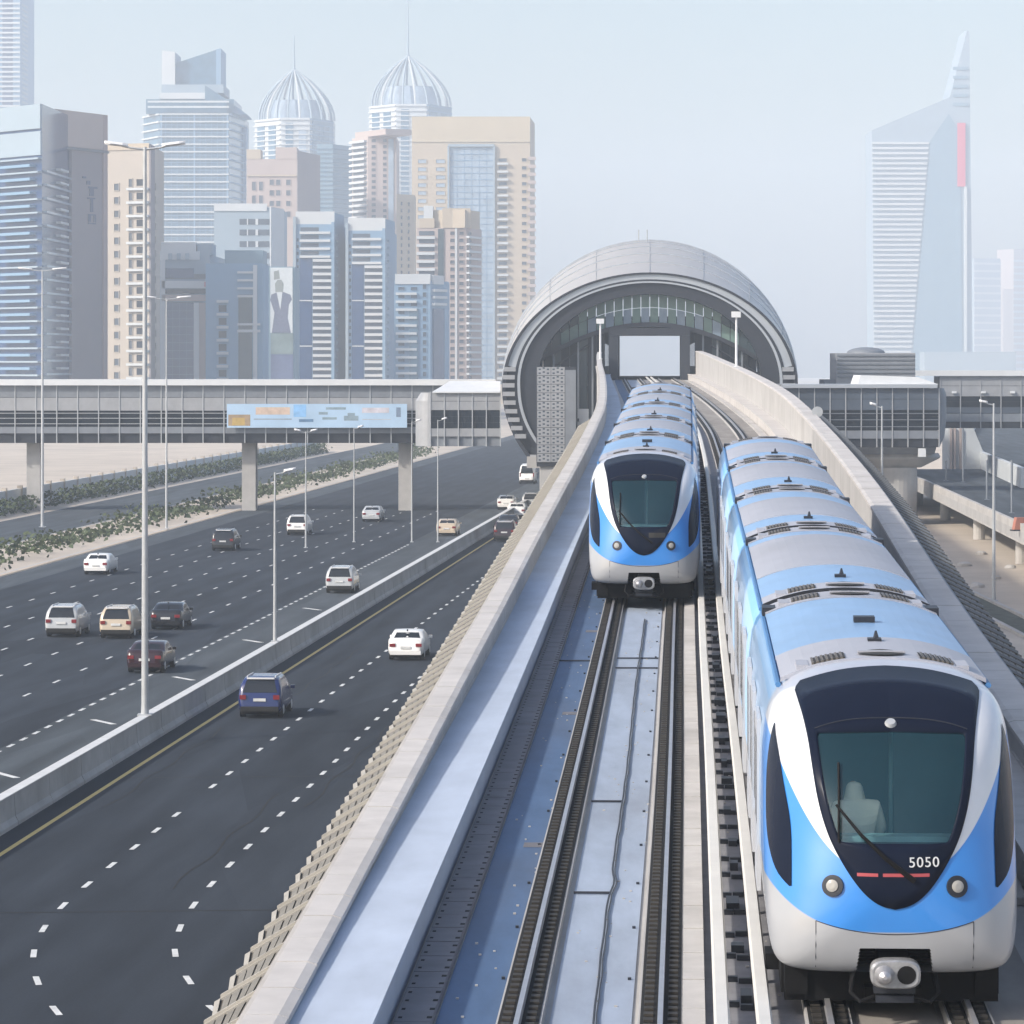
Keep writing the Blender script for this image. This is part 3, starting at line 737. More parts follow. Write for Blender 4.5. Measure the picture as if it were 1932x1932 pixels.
def car(parent, Y0, Y1, u, k, lead, dz=0.0):
    pa, pb = frame(Y0, u, 0), frame(Y1, u, 0); d = pb-pa; L = d.length
    gap = 0.28
    if lead:
        c = part('car_body', nose_mesh(L-gap), M['livery'], parent, fixn=True, smooth=True)
    else:
        c = part('car_body', body_mesh(L, gap), M['livery_plain'], parent, fixn=True)
        c.data.polygons.foreach_set('use_smooth', [len(p.vertices) == 4 for p in c.data.polygons])
    c.location = pa+Vector((0,0,dz)); c.scale = (1,1,0.985); c.rotation_euler = (math.asin(d.z/L), 0, -math.atan2(d.x, d.y))
    y_in = 2.57 if lead else gap+0.02
    yo = L-gap-0.02
    # roof skins: blue, pale hood, blue; each a band draped over the arch
    segs = [(0.0,0.30,'roof_pale'),(0.30,1.0,'roof_blue')] if lead else [(0.0,0.10,'roof_pale'),(0.10,0.28,'roof_blue'),(0.28,0.80,'roof_pale'),(0.80,1.0,'roof_blue')]
    if k % 2 == 1: segs = [(0.0,0.08,'roof_pale'),(0.08,0.36,'roof_blue'),(0.36,0.92,'roof_pale'),(0.92,1.0,'roof_blue')]
    y_a, y_b = y_in, yo-1.05
    for a, b, m in segs:
        o = 0.020 if m == 'roof_pale' else 0.010
        part('roof_panel', roof_arc(y_a+(y_b-y_a)*a+0.015, y_a+(y_b-y_a)*b-0.015, -1.155, 1.155, o), M[m], c, smooth=False)
    part('roof_end', roof_arc(y_b+0.015, yo, -1.155, 1.155, 0.022), M['roof_pale'], c)
    xs = [-1.16+2.32*i/16 for i in range(17)]
    ends = [L-gap-0.001] if lead else ([gap-0.012] if k == 4 else [gap-0.012, L-gap-0.001])
    for ye in ends:
        part('end_frame', MB().rings([[(x,ye,roof_z(x)-0.30) for x in xs],[(x,ye,roof_z(x)+0.02) for x in xs],[(x,ye+0.012,roof_z(x)+0.02) for x in xs],[(x,ye+0.012,roof_z(x)-0.30) for x in xs]], False), M['dark_metal'], c)
    # grilles at both ends
    for (ya, yb) in ((y_in+0.14, y_in+0.74), (yo-0.80, yo-0.22)):
        for sg in (-1, 1):
            link('grille', cached(('gr',sg,round(ya,2)), lambda: grille(0.42*sg, 0.80*sg, ya, yb, 7)), c)
            bx_ = MB().box(0.90*sg-0.07, 0.90*sg+0.07, ya-0.02, yb+0.02, roof_z(0.9)-0.02, roof_z(0.9)+0.05); part('hatch', bx_, M['roof_pale'], c)
        link('grille', lens_grille(0.27, ya-0.06, yb+0.06), c)
    for sg in (-1, 1):
        part('roof_gutter', MB().tube([(1.18*sg, y_in, 3.315), (1.18*sg, yo, 3.315)], 0.034, 6), M['gutter_blue'], c)
        part('equipment_box', MB().box(1.10*sg-0.09, 1.10*sg+0.09, yo-0.85, yo-0.35, 3.30, 3.46), M['dark_metal'], c)
    part('antenna', MB().box(-0.08,0.08,y_in+1.95,y_in+2.15,roof_z(0)+0.01,roof_z(0)+0.05).tube([(0.02,y_in+2.05,roof_z(0)),(0.02,y_in+2.12,roof_z(0)+0.13)],[0.05,0.012],6), M['dark_metal'], c)
    if lead: part('roof_vent', MB().box(-0.13,0.13,y_in+4.6,y_in+4.85,roof_z(0)+0.01,roof_z(0)+0.08), M['dark_metal'], c)
    # side windows and doors
    n = 3; seg = (yo-y_in-0.4)/n
    for sg in (-1, 1):
        for i in range(n):
            y = y_in+0.4+seg*(i+0.5)
            link('door', side_door(sg), c, (0,y,0))
            if i < n-1: 
                l = round(seg-1.6,1); link('window', side_window(l, sg), c, (0,y+seg/2,0))
    for y in (2.4, L-2.4): link('bogie', bogie_mesh(), c, (0,y,0))
    if k < 4:
        part('gangway', MB().rings([[(x*0.9,y,0.6+(z-0.44)*0.93) for x,z in SEC[1:]+[(-x,z) for x,z in SEC[::-1][1:-1]]] for y in (L-gap-0.02, L+gap+0.02)], True), M['bellows'], c, fixn=True)
    part('underframe', MB().box(-1.05,1.05,1.0,L-0.5,0.30,0.50).box(-0.9,0.9,L*0.35,L*0.62,0.12,0.32), M['black'], c)
    return c

def front_fittings(c, number, dim):
    # visor ring (black glass surround) and windscreen
    mb = MB(); rs = []
    for t in (0, 0.25, 0.5, 0.75, 1.0):
        rs.append([nose_p(*lerp2(o_, i_, t), 0.014) for o_, i_ in zip(vis_o, vis_i)])
    rs.insert(0, [nose_p(x, z, -0.01) for x, z in vis_o]); rs.append([nose_p(x, z, -0.02) for x, z in vis_i])
    part('visor', mb.rings(rs, True), M['visor'], c, smooth=True, fixn=True)
    mb = MB(); rs = []
    for t in (0, 0.25, 0.5, 0.75, 0.97):
        rs.append([nose_p(*lerp2(i_, GC, t), -0.004) for i_ in vis_i])
    mb.rings(rs, True, 0, False, True); part('windscreen', mb, M['windscreen'], c, smooth=True, fixn=True)
    # top trim line inside the visor
    tp = [nose_p(-0.82+1.64*i/24, 3.10-0.09*abs(-0.82+1.64*i/24)**3*2.2, 0.016) for i in range(25)]
    part('visor_trim', MB().tube(tp, 0.008, 5), M['dark_metal'], c)
    part('camera_housing', MB().tube([nose_p(0,3.045,0.0), nose_p(0,3.045,0.05)], [0.075,0.05], 14), M['galv'], c)
    # panel seams
    for x_ in (-0.86, 0.86):
        part('panel_seam', MB().tube([nose_p(x_*(0.97+0.0*z_), z_, 0.001) for z_ in (0.50,0.62,0.76,0.90,1.02)], 0.005, 4), M['dark_metal'], c)
    part('panel_seam', MB().tube([nose_p(-0.86*0.97+1.668*j/20, 1.02-0.13*(1-(-1+j/10)**2), 0.001) for j in range(21)], 0.005, 4), M['dark_metal'], c)
    # headlights
    for sg in (-1, 1):
        ctr = nose_p(0.655*sg, 1.40, 0.0); nrm = (nose_p(0.655*sg,1.40,0.1)-ctr).normalized()
        h = part('headlight', MB().tube([ctr-nrm*0.06, ctr+nrm*0.022, ctr+nrm*0.024], [0.118,0.118,0.09], 24), M['dark_metal'], c)
        part('lens', MB().tube([ctr+nrm*0.01, ctr+nrm*0.036, ctr+nrm*0.046], [0.066,0.066,0.035], 20), mat('headlamp', (0.36,0.35,0.33), 0.15, var=0.05), h)
        # crescent side windows
        prof = [(0.36,1.36),(0.43,1.58),(0.58,1.98),(0.82,2.35),(1.12,2.72),(1.50,3.0)]
        back = [(0.38,1.35),(0.68,1.52),(1.05,1.85),(1.30,2.25),(1.45,2.65),(1.52,3.0)]
        prof, back = chaikin(prof), chaikin(back)
        g0 = []
        for t in [i/10 for i in range(11)]:
            row = []
            for (a, b) in zip(prof, back):
                s_ = a[0]*(1-t)+b[0]*t; z_ = a[1]*(1-t)+b[1]*t
                x_ = nose_x(s_, z_)+0.010
                row.append((sg*x_, s_, z_))
            g0.append(row)
        part('side_window', MB().rings(g0, False), M['visor'], c, smooth=True)
        hr = part('cab_step', MB().box(1.02*sg-0.12,1.02*sg+0.12,0.75,1.05,0.10,0.40), M['black'], c)
    # red marker dashes
    for i in range(3 if number else 0):
        x0 = -0.40+i*0.27; mbm = MB()
        mbm.rings([[nose_p(x0+0.22*j/6, z_, 0.016) for j in range(7)] for z_ in (1.515, 1.55)], False)
        part('marker_light', mbm, mat('marker_red', (0.40,0.075,0.085), 0.4, var=0.05), c)
    # wiper
    wp = [nose_p(0.20,1.47,0.03), nose_p(-0.10,1.70,0.05), nose_p(-0.36,1.95,0.055), nose_p(-0.60,2.24,0.05)]
    wi = part('wiper', MB().tube(wp, [0.034,0.026,0.018,0.014], 6), M['black'], c)
    part('wiper_blade', MB().tube([nose_p(-0.58,z_,0.03) for z_ in (1.86,2.05,2.24,2.45,2.66)], 0.014, 5), M['black'], wi)
    if number:
        fc = bpy.data.curves.new('fleet_number', 'FONT'); fc.body = number; fc.size = 0.155; fc.extrude = 0.004; fc.offset = 0.0
        fc.align_x = 'CENTER'; fc.align_y = 'CENTER'; fc.space_character = 1.12
        tmp = bpy.data.objects.new('tmp', fc); COL.objects.link(tmp); dg = bpy.context.evaluated_depsgraph_get()
        fme = bpy.data.meshes.new_from_object(tmp.evaluated_get(dg)); bpy.data.objects.remove(tmp); fme.materials.clear(); fme.materials.append(M['galv_white'])
        n = link('fleet_number', fme, c); p = nose_p(0.30, 1.665, 0.022); q = (nose_p(0.30,1.665,0.1)-nose_p(0.30,1.665)).normalized()
        n.location = p
        zax = q; xax = Vector((0,0,1)).cross(zax).normalized(); yax = zax.cross(xax)
        n.rotation_euler = Matrix((xax, yax, zax)).transposed().to_euler()
    else:
        part('number_strip', MB().rings([[nose_p(0.12+0.40*j/6, z_, 0.016) for j in range(7)] for z_ in (1.60, 1.72)], False), M['roof_grille'], c)
    # coupler in its recess
    part('coupler_recess', MB().add([(-0.46,0.25,0.22),(0.46,0.25,0.22),(0.38,0.10,0.73),(-0.38,0.10,0.73),(-0.46,1.2,0.22),(0.46,1.2,0.22),(0.38,1.2,0.73),(-0.38,1.2,0.73)],[(4,5,6,7),(0,4,7,3),(1,2,6,5),(3,7,6,2)]), M['black'], c)
    cp = part('coupler', MB().box(-0.16,0.16,0.12,1.1,0.36,0.62).box(-0.22,0.22,0.10,0.34,0.24,0.34).box(-0.20,0.20,0.05,0.2,0.15,0.22), M['dark_metal'], c)
    cf = []
    for y, sc in ((-0.10,0.90),(-0.07,1.0),(0.12,1.0)):
        cf.append([(0.265*sc*(abs(math.cos(a))**0.6)*(1 if math.cos(a)>0 else -1), y, 0.475+0.155*sc*(abs(math.sin(a))**0.6)*(1 if math.sin(a)>0 else -1)) for a in [2*PI*i/28 for i in range(28)]])
    part('coupler_face', MB().rings(cf[::-1], True, 0, True, True), mat('coupler_steel', (0.42,0.43,0.45), 0.4, 0.5, var=0.3, scale=9, dirt=0.4), cp, fixn=True)
    part('coupler_cone', MB().tube([(-0.12,-0.10,0.475),(-0.12,-0.24,0.475),(-0.12,-0.28,0.475)], [0.105,0.065,0.02], 18), M['steel'], cp)
    part('coupler_socket', MB().tube([(0.115,-0.09,0.475),(0.115,-0.105,0.475)], [0.10,0.10], 18), M['black'], cp)
    for x in (-0.62, 0.62):
        part('hose', MB().tube([(x*0.7,0.3,0.45),(x*0.75,0.12,0.25),(x*0.6,0.05,0.16),(x*0.35,0.12,0.2)], 0.025, 6), M['black'], c)
    part('pilot_beam', MB().box(-1.15,1.15,0.80,1.1,0.03,0.47).box(-0.30,0.30,0.55,0.8,0.05,0.22).box(-1.18,-0.75,1.1,2.2,0.06,0.46).box(0.75,1.18,1.1,2.2,0.06,0.46).box(-0.5,0.5,0.9,1.4,0.10,0.3), M['black'], c)
    for x in (-0.85, 0.85):
        part('underframe_gear', MB().box(x-0.22,x+0.22,0.9,1.6,0.08,0.42).box(x-0.1,x+0.3,1.9,2.6,0.1,0.4), M['dark_metal'], c)
    # cab interior
    part('cab_interior', MB().add([(-1.1,2.7,1.0),(1.1,2.7,1.0),(1.1,2.7,3.25),(-1.1,2.7,3.25),(-1.1,0.5,1.0),(1.1,0.5,1.0)],[(0,1,2,3),(4,5,1,0)]).box(-0.75,0.75,0.42,0.75,1.0,1.80), M['interior'], c)
    part('console_top', MB().box(-0.70,0.70,0.36,0.62,1.84,1.90), M['interior_pale'], c)
    part('grab_pole', MB().tube([(0.05,1.9,1.0),(0.05,1.9,3.2)], 0.025, 8), M['interior_pale'], c)

def metro(joints, u, number, label, dz=0.0):
    p = frame(joints[0], u, 0)
    t = thing('metro_train', label, 'train', (0,0,0), 0, 'metro trains on the viaduct')
    for k in range(5):
        c = car(t, joints[k], joints[k+1], u, k, k == 0, dz)
        if k == 0: front_fittings(c, number, 0); lead = c
    return t, lead
train_a, lead_a = metro([40.6,53.0,67.4,80.8,93.7,105.3], GAP-0.06, '5050', 'blue and white metro train number 5050 nearest on the right track', -0.05)
train_b, lead_b = metro([93.0,105.0,117.0,129.4,141.8,154.5], 0.0, None, 'blue and white metro train coming out of the station on left track', 0.03)

# person seated behind the near windscreen
cloth = mat('robe', (0.78,0.73,0.58), 0.9, var=0.08, scale=3)
pr = thing('person', 'person in cream robe and head cloth seated with back to the near windscreen', 'person')
pm_ = bpy.data.meshes.new('robe')
pv = [((0,0,0.55),.19),((0,0,0.78),.20),((0,0,1.02),.17),((0,0,1.14),.075),((.20,0,1.05),.10),((-.20,0,1.05),.10),((.29,-.04,.80),.07),((-.29,-.04,.80),.07),((.20,-.28,.70),.05),((-.20,-.28,.70),.05),((.11,-.20,.52),.11),((-.11,-.20,.52),.11),((.12,-.45,.52),.09),((-.12,-.45,.52),.09),((.12,-.48,.12),.07),((-.12,-.48,.12),.07)]
pe = [(0,1),(1,2),(2,3),(2,4),(2,5),(4,6),(5,7),(6,8),(7,9),(0,10),(0,11),(10,12),(11,13),(12,14),(13,15)]
pm_.from_pydata([v for v,_ in pv], pe, []); pm_.materials.append(cloth)
body = link('robe', pm_, pr)
body.modifiers.new('skin','SKIN'); ss = body.modifiers.new('sub','SUBSURF'); ss.levels = 1; ss.render_levels = 2
for v, (_, r) in zip(pm_.skin_vertices[0].data, pv): v.radius = (r, r)
pm_.skin_vertices[0].data[0].use_root = True
def blob(rx, ry, rz_, c, n=16, m_=10, front=0.0):
    rs = []
    for i in range(1, m_):
        t = PI*i/m_
        rs.append([(c[0]+rx*math.sin(t)*math.cos(a), c[1]+ry*math.sin(t)*math.sin(a)*(1+front*(math.sin(a)<0)), c[2]+rz_*math.cos(t)) for a in [2*PI*j/n for j in range(n)]])
    return MB().rings(rs, True, 0, True, True)
skin = mat('skin', (0.38,0.22,0.14), 0.6, var=0.05)
hd = part('head', blob(0.075,0.095,0.115,(0,-0.02,1.30)), skin, pr, smooth=True, fixn=True)
part('nose', blob(0.012,0.02,0.022,(0,-0.118,1.295),8,6), skin, hd, smooth=True, fixn=True)
for sg in (-1,1):
    part('eye', blob(0.012,0.008,0.008,(0.03*sg,-0.108,1.325),8,6), M['black'], hd, fixn=True)
    hnd = MB()
    for f in range(4): hnd.tube([(0.20*sg+(f-1.5)*0.02,-0.30,0.69),(0.20*sg+(f-1.5)*0.022,-0.37-0.01*(f in (1,2)),0.685),(0.20*sg+(f-1.5)*0.022,-0.40-0.01*(f in (1,2)),0.66)], [0.011,0.010,0.007], 6)
    hnd.tube([(0.165*sg,-0.28,0.69),(0.145*sg,-0.33,0.68)], [0.013,0.009], 6)
    part('hand', hnd, skin, pr)
# head cloth falling to the shoulders
hc = []
for z_, r_, b_ in ((1.425,0.02,0),(1.41,0.07,0),(1.37,0.098,0),(1.30,0.112,0.25),(1.22,0.135,0.5),(1.14,0.155,0.6),(1.09,0.17,0.7)):
    hc.append([(r_*math.cos(a), 0.01+r_*1.05*math.sin(a)*(1-0.75*b_*(math.sin(a)<-0.2)) , z_) for a in [2*PI*j/20 for j in range(20)]])
hcl = part('head_cloth', MB().rings(hc, True, 0, True, False), cloth, pr, smooth=True); hcl.location = (0,-0.09,-0.06); hcl.scale = (0.92,0.92,0.97); hd.location = (0,-0.11,-0.085)
pw_ = Matrix.Translation(lead_a.location) @ lead_a.rotation_euler.to_matrix().to_4x4()
pr.location = pw_ @ Vector((-0.36, 1.0, 1.04)); pr.rotation_euler = lead_a.rotation_euler; pr.rotation_euler.z += PI+0.25
seat = thing('cab_seat', 'low teal seat behind the near train windscreen under the robed person', 'seat', pr.location); seat.rotation_euler = pr.rotation_euler
part('seat_cushion', MB().box(-0.24,0.24,-0.28,0.24,0.30,0.42), M['interior'], seat)
part('pedestal', MB().box(-0.1,0.1,-0.1,0.1,0.0,0.30), M['dark_metal'], seat)
# ------------------------------------------------------------------ the station
SY = 370.0; SX = across(1226, SY)
st = thing('metro_station', 'domed metro station with silver arch mouth straddling the viaduct', 'station', (SX, SY, 0), -math.atan(0.036))
EA, EB1, EB2, EZ = 14.25, 11.1, 12.0, 12.7
SLEN = 112.0
def ell(ph, da=0.0, kx=1.0, kz=1.0):
    a = (EA+da)*kx; b = (EB1 if math.sin(ph) >= 0 else EB2)+da
    return (a*math.cos(ph), EZ+b*math.sin(ph)*(kz if math.sin(ph) > 0 else 1))
PH0, PH1 = math.radians(-38), math.radians(218)
NPH = 96
phs = [PH0+(PH1-PH0)*i/NPH for i in range(NPH+1)]
rs = []; ri = []
for i in range(25):
    y = 1.6+(SLEN-1.6)*i/24; sgn = math.sin(PI*(y-1)/SLEN*0.98)
    rs.append([(ell(p,0,1+0.11*sgn,1+0.44*sgn)[0], y, ell(p,0,1+0.11*sgn,1+0.44*sgn)[1]) for p in phs])
    ri.append([(ell(p,-0.7,1+0.11*sgn,1+0.44*sgn)[0], y, ell(p,-0.7,1+0.11*sgn,1+0.44*sgn)[1]) for p in phs])
sh = part('shell', MB().rings(rs, False).rings([r[::-1] for r in ri], False), M['shell'], st, smooth=True)
for i in range(2, 24, 2):
    part('shell_rib', MB().tube([Vector(p)+Vector((p[0]*0.004,0,(p[2]-EZ)*0.004)) for p in rs[i][::2]], 0.07, 5), M['silver'], st)
for j in range(8, NPH-7, 8):
    part('shell_seam', MB().tube([Vector(r[j])+Vector((r[j][0]*0.002,0,(r[j][2]-EZ)*0.002)) for r in rs], 0.035, 4), M['grey_panel_light'], st)
# arch rings at the mouth: bands of (depth inwards at crown, at flank, set forward)
def band(d0, d1, y0, y1, m, name, p0=PH0, p1=PH1):
    n = 84; A = []; B = []
    k = lambda p: 1.0+0.75*(1-max(0.0, math.sin(p)))
    ps = [p0+(p1-p0)*i/n for i in range(n+1)]
    o = [ell(p, -d0*k(p)) for p in ps]; q = [ell(p, -d1*k(p)) for p in ps]
    mb = MB().rings([[(x,y1,z) for x,z in o],[(x,y0,z) for x,z in o],[(x,y0,z) for x,z in q],[(x,y1,z) for x,z in q]], False)
    return part(name, mb, m, st, fixn=True)
band(-0.05, 0.14, -0.15, 2.0, M['dark_metal'], 'rim')
LV = math.radians(11)
band(0.141, 0.62, 0.05, 2.0, M['silver'], 'arch_band', LV, PI-LV)
band(0.621, 0.80, 0.0, 2.0, M['dark_metal'], 'arch_seam')
band(0.801, 0.96, -0.05, 2.0, M['silver'], 'arch_trim')
band(0.961, 2.05, 0.25, 3.0, M['dark_metal'], 'arch_frame')
sl_m = M['grey_panel_light']
for sgx in (0, 1):
    for i in range(9):
        p = LV-0.03-i*0.072
        if sgx: p = PI-p
        k = 1.0+0.75*(1-max(0.0, math.sin(p)))
        (xa, za), (xb, zb_) = ell(p, -0.12*k), ell(p, -0.62*k)
        x_a, x_b = min(xa,xb), max(xa,xb)
        part('louvre_slat', MB().box(x_a-0.25,x_b+0.05,-0.25,1.6,za-0.21,za+0.21), sl_m, st)
band(0.141, 0.62, 0.5, 2.0, M['dark_metal'], 'louvre_backing', PH0, LV-0.01)
band(0.141, 0.62, 0.5, 2.0, M['dark_metal'], 'louvre_backing', PI-LV+0.01, PH1)
# glazed end wall, pane by pane, with the opening for the tracks
def ztop(x): 
    q = 1-(x/(EA-1.9))**2
    return EZ+(EB1-1.7)*math.sqrt(max(q,0.0)) if q > 0 else EZ
def zarc(x): return 18.9+(-0.030*x*x)
OX0, OX1, OZ = -4.0, 3.9, 18.45               # portal outer edges
NXP = 28
for i in range(NXP):
    x0 = -12.2+24.4*i/NXP; x1 = x0+24.4/NXP; xm = (x0+x1)/2
    zt0, zt1 = ztop(x0), ztop(x1)
    za0, za1 = max(zarc(x0), 12.5), max(zarc(x1), 12.5)
    zu0, zu1 = max(zt0, za0+0.05), max(zt1, za1+0.05)
    e = 0.035
    if zt0 > za0+0.4 or zt1 > za1+0.4:
        zm0, zm1 = za0+(zu0-za0)*0.5, za1+(zu1-za1)*0.5
        if abs(xm) < 8.3:
            part('upper_pane', MB().add([(x0+e,3,zm0),(x1-e,3,zm1),(x1-e,3,zu1),(x0+e,3,zu0)],[(0,1,2,3)]), M['glass_green'] if abs(xm) < 7.0 else M['glass_teal'], st)
            part('lower_pane', MB().add([(x0+e,3.2,za0+0.1),(x1-e,3.2,za1+0.1),(x1-e,3.05,zm1-0.04),(x0+e,3.05,zm0-0.04)],[(0,1,2,3)]), M['glass_pale'] if (abs(xm) < 6.6 and i % 2) else M['glass_green'], st)
        else:
            part('upper_pane', MB().add([(x0+e,3,za0+0.1),(x1-e,3,za1+0.1),(x1-e,3,zu1),(x0+e,3,zu0)],[(0,1,2,3)]), M['glass_teal'], st)
    lo = 6.2
    if x1 <= OX0 or x0 >= OX1:
        part('wall_pane', MB().add([(x0+e,3.6,lo),(x1-e,3.6,lo),(x1-e,3.6,za1-0.25),(x0+e,3.6,za0-0.25)],[(0,1,2,3)]), M['glass_dark'] if i % 3 else M['glass_teal'], st)
    elif za0 > OZ+0.5:
        part('wall_pane', MB().add([(x0+e,3.6,OZ+0.1),(x1-e,3.6,OZ+0.1),(x1-e,3.6,za1-0.25),(x0+e,3.6,za0-0.25)],[(0,1,2,3)]), M['glass_dark'], st)
arc = [(x, zarc(x)) for x in [-10.5+21*i/40 for i in range(41)]]
part('arch_beam', MB().rings([[(x,2.2,z+0.15),(x,2.2,z-0.3),(x,3.9,z-0.3),(x,3.9,z+0.15)] for x,z in arc], True, 0, True, True), M['dark_metal'], st, fixn=True)
for a in (-11.2,-9.4,-7.0,-5.6,5.2,6.6,9.0,11.0):
    part('mullion', MB().box(a-0.09,a+0.09,2.9,3.7,6.2,max(zarc(a),12.5)-0.2), M['grey_panel'], st)
for a, b in (((-12.2,13.0),(-6.0,16.8)),((12.2,13.0),(6.0,16.8))):
    part('brace', MB().tube([(a[0],3.1,a[1]),(b[0],3.1,b[1])], 0.12, 6), M['dark_metal'], st)
# portal and through passage
for x0, x1 in ((OX0,-3.05),(3.0,OX1)):
    part('portal_jamb', MB().box(x0,x1,1.8,9,6.5,17.75), M['dark_metal'], st)
part('portal_lintel', MB().box(OX0,OX1,1.8,9,17.76,OZ), M['dark_metal'], st)
for x0, x1 in ((-9.5,-4.9),(4.7,9.5)):
    part('platform', MB().box(x0,x1,9.2,SLEN-1,12.8,14.75), M['grey_panel'], st)
    xx = x1 if x0 < 0 else x0
    part('platform_screen', MB().box(xx-0.06,xx+0.06,9.3,SLEN-1.2,14.76,17.2), M['glass_teal'], st)
part('ceiling', MB().box(-11,11,9.2,SLEN-1,19.3,19.7), M['dark_metal'], st)
for x0, x1 in ((-13,-3.78),(3.78,13)):
    part('end_wall', MB().box(x0,x1,SLEN-1.9,SLEN-1.5,6.5,20), M['dark_metal'], st)
part('end_lintel', MB().box(-3.77,3.77,SLEN-1.9,SLEN-1.5,18.6,20), M['dark_metal'], st)
part('concourse_slab', MB().box(-11.6,11.6,-0.4,SLEN-4,5.0,6.15), M['grey_panel_light'], st)
part('concourse_edge', MB().box(-11.9,11.9,-0.9,-0.41,4.9,6.0), M['concrete'], st)
for y in (14, 46, 78):
    for x in (-2.5, 2.5): part('column', MB().tube([(x,y,0),(x,y,5.0)], 0.95, 18), M['concrete'], st)
for a in (1205, 1221):
    x = across(a, SY+45)-SX-0.036*45
    part('mast', MB().tube([(x,45,26.0),(x,45,29.6)], 0.06, 6), M['galv'], st)
# stair tower clad in perforated panels, left of the mouth
stt = thing('stair_tower', 'grey perforated panel stair tower left of the tracks at the station mouth', 'tower', (across(1013,352), 352, 0))
wT = across(1066,352)-across(1013,352); zt = up(692,352)
part('core', MB().box(0,across(1087,352)-across(1013,352),0.06,7,up(874,352)-0.3,zt), M['dark_metal'], stt)
pw2, ph2 = wT/2-0.03, (zt-up(872,352))/11
pmv = MB(); pmv.box(0.02,pw2,-0.05,0.055,0.02,ph2-0.03)
for a in range(3):
    for b in range(2): pmv.box(0.14+a*pw2*0.3,0.14+a*pw2*0.3+pw2*0.17,-0.058,-0.05,0.13+b*0.36+0.11*(a%2),0.13+b*0.36+0.11*(a%2)+0.15,1)
pme = [pmv.mesh('cladding_panel', [M['grey_panel_light'], M['glass_grey']])]
for i in range(11):
    for j in range(2): link('cladding_panel', pme[0], stt, (0.01+j*(pw2+0.02), 0, up(872,352)+i*ph2))
part('side_panel', MB().box(wT+0.02,across(1087,352)-across(1013,352)-0.02,-0.02,0.055,up(872,352),zt-0.3), M['grey_panel'], stt)
for i, (a, w, b0, b1) in enumerate(((1091,1.0,772,812),(1098,0.75,806,842),(1101,0.6,840,868))):
    part('white_fascia', MB().box(across(a,351)-across(1013,352), across(a,351)-across(1013,352)+w, 1.0+i*0.4, 1.4+i*0.4, up(b1,351), up(b0,351)), M['white_panel'], stt)
for k in range(5): part('bracket', MB().box(3.66,3.9,0.6,0.99,up(790+k*18,351),up(796+k*18,351)), M['dark_metal'], stt)
part('base', MB().box(0.3,across(1080,352)-across(1013,352),0.3,6.5,0,up(874,352)-0.3), M['concrete'], stt)

# ------------------------------------------------------------------ footbridges
def bridge(name, label, Y, xl, xr, rows, depth, seg, cat='footbridge', bar='galv'):
    # rows: list of (y_top, y_bottom, material, part name, recess)
    X0, X1 = across(xl,Y), across(xr,Y); w = X1-X0
    b = thing(name, label, cat, (X0, Y, 0))
    n = max(1, round(w/seg)); s = w/n
    for (ya, yb, m, nm, rec) in rows:
        za, zb = up(ya,Y), up(yb,Y); h = za-zb
        me = MB().box(0.03,s-0.03,rec,rec+0.3,0.02,h-0.02).mesh(nm, m)
        for i in range(n): link(nm, me, b, (i*s, 0, zb))
    zt_, zb2 = up(rows[0][0],Y), up(rows[-1][1],Y)
    mm = MB().box(-0.05,0.05,-0.06,0.2,zb2,zt_).mesh('mullion', M[bar])
    for i in range(n+1): link('mullion', mm, b, (i*s, 0, 0))
    part('core', MB().box(0.1,w-0.1,0.42,depth,zb2,zt_-0.05), M['dark_metal'], b)
    return b, w, zt_, zb2
Yb = 388
fb, w, zt_, zb2 = bridge('footbridge', 'long grey glazed footbridge crossing the highway left of the station', Yb, -90, 935,
    [(727,750,M['grey_panel'],'fascia_panel',0.0),(750,775,M['grey_panel_light'],'upper_panel',0.0),(775,784,M['glass_dark'],'window_pane',0.12),(784,794,M['glass_dark'],'window_pane',0.12),(794,805,M['glass_dark'],'window_pane',0.12),(805,818,M['grey_panel'],'lower_panel',0.0),(818,836,M['dark_metal'],'girder_panel',0.25)], 7, 2.15)
part('roof_edge', MB().box(-0.2,w,-0.5,7.4,up(727,Yb)+0.001,up(716,Yb)), M['white_panel'], fb)
for z in (779.5,789,799.5): part('rail', MB().box(0,w,-0.09,-0.065,up(z,Yb)-0.03,up(z,Yb)+0.03), M['galv'], fb)
for X in (8, 30, 46): part('pier', MB().box(X-0.7,X+0.7,2,5,0,zb2), M['concrete'], fb)
Yp = 372
pod, pw_, pt_, pb_ = bridge('bridge_pod', 'paler glazed bridge landing between the footbridge and the station arch', Yp, 812, 944,
    [(739,757,M['grey_panel_light'],'upper_panel',0.0),(757,774,M['grey_panel_light'],'upper_panel',0.0),(774,786,M['glass_dark'],'window_pane',0.1),(786,797,M['glass_dark'],'window_pane',0.1),(797,808,M['glass_dark'],'window_pane',0.1),(808,824,M['grey_panel_light'],'lower_panel',0.0),(824,842,M['grey_panel'],'girder_panel',0.2)], 7, 1.35, 'bridge landing')
part('roof_slope', MB().add([(0.2,-0.3,pt_),(pw_,-0.3,pt_),(pw_,6,pt_+1.0),(1.8,6,pt_+1.0),(0.2,-0.3,pt_-0.12),(pw_,-0.3,pt_-0.12)],[(0,1,2,3),(4,5,1,0)]), M['white_panel'], pod)
rr_ = []
for z in (pb_, pb_+1.2, pt_-0.9, pt_-0.1):
    sh_ = 0.0 if z < pt_-0.5 else 0.35
    rr_.append([(-1.5*math.sin(a)*(1-sh_), 0.2+2.2*(1-math.cos(a)), z) for a in [PI/2*i/8 for i in range(9)]])
part('rounded_end', MB().rings(rr_, False), M['grey_panel_light'], pod, smooth=False, fixn=True)
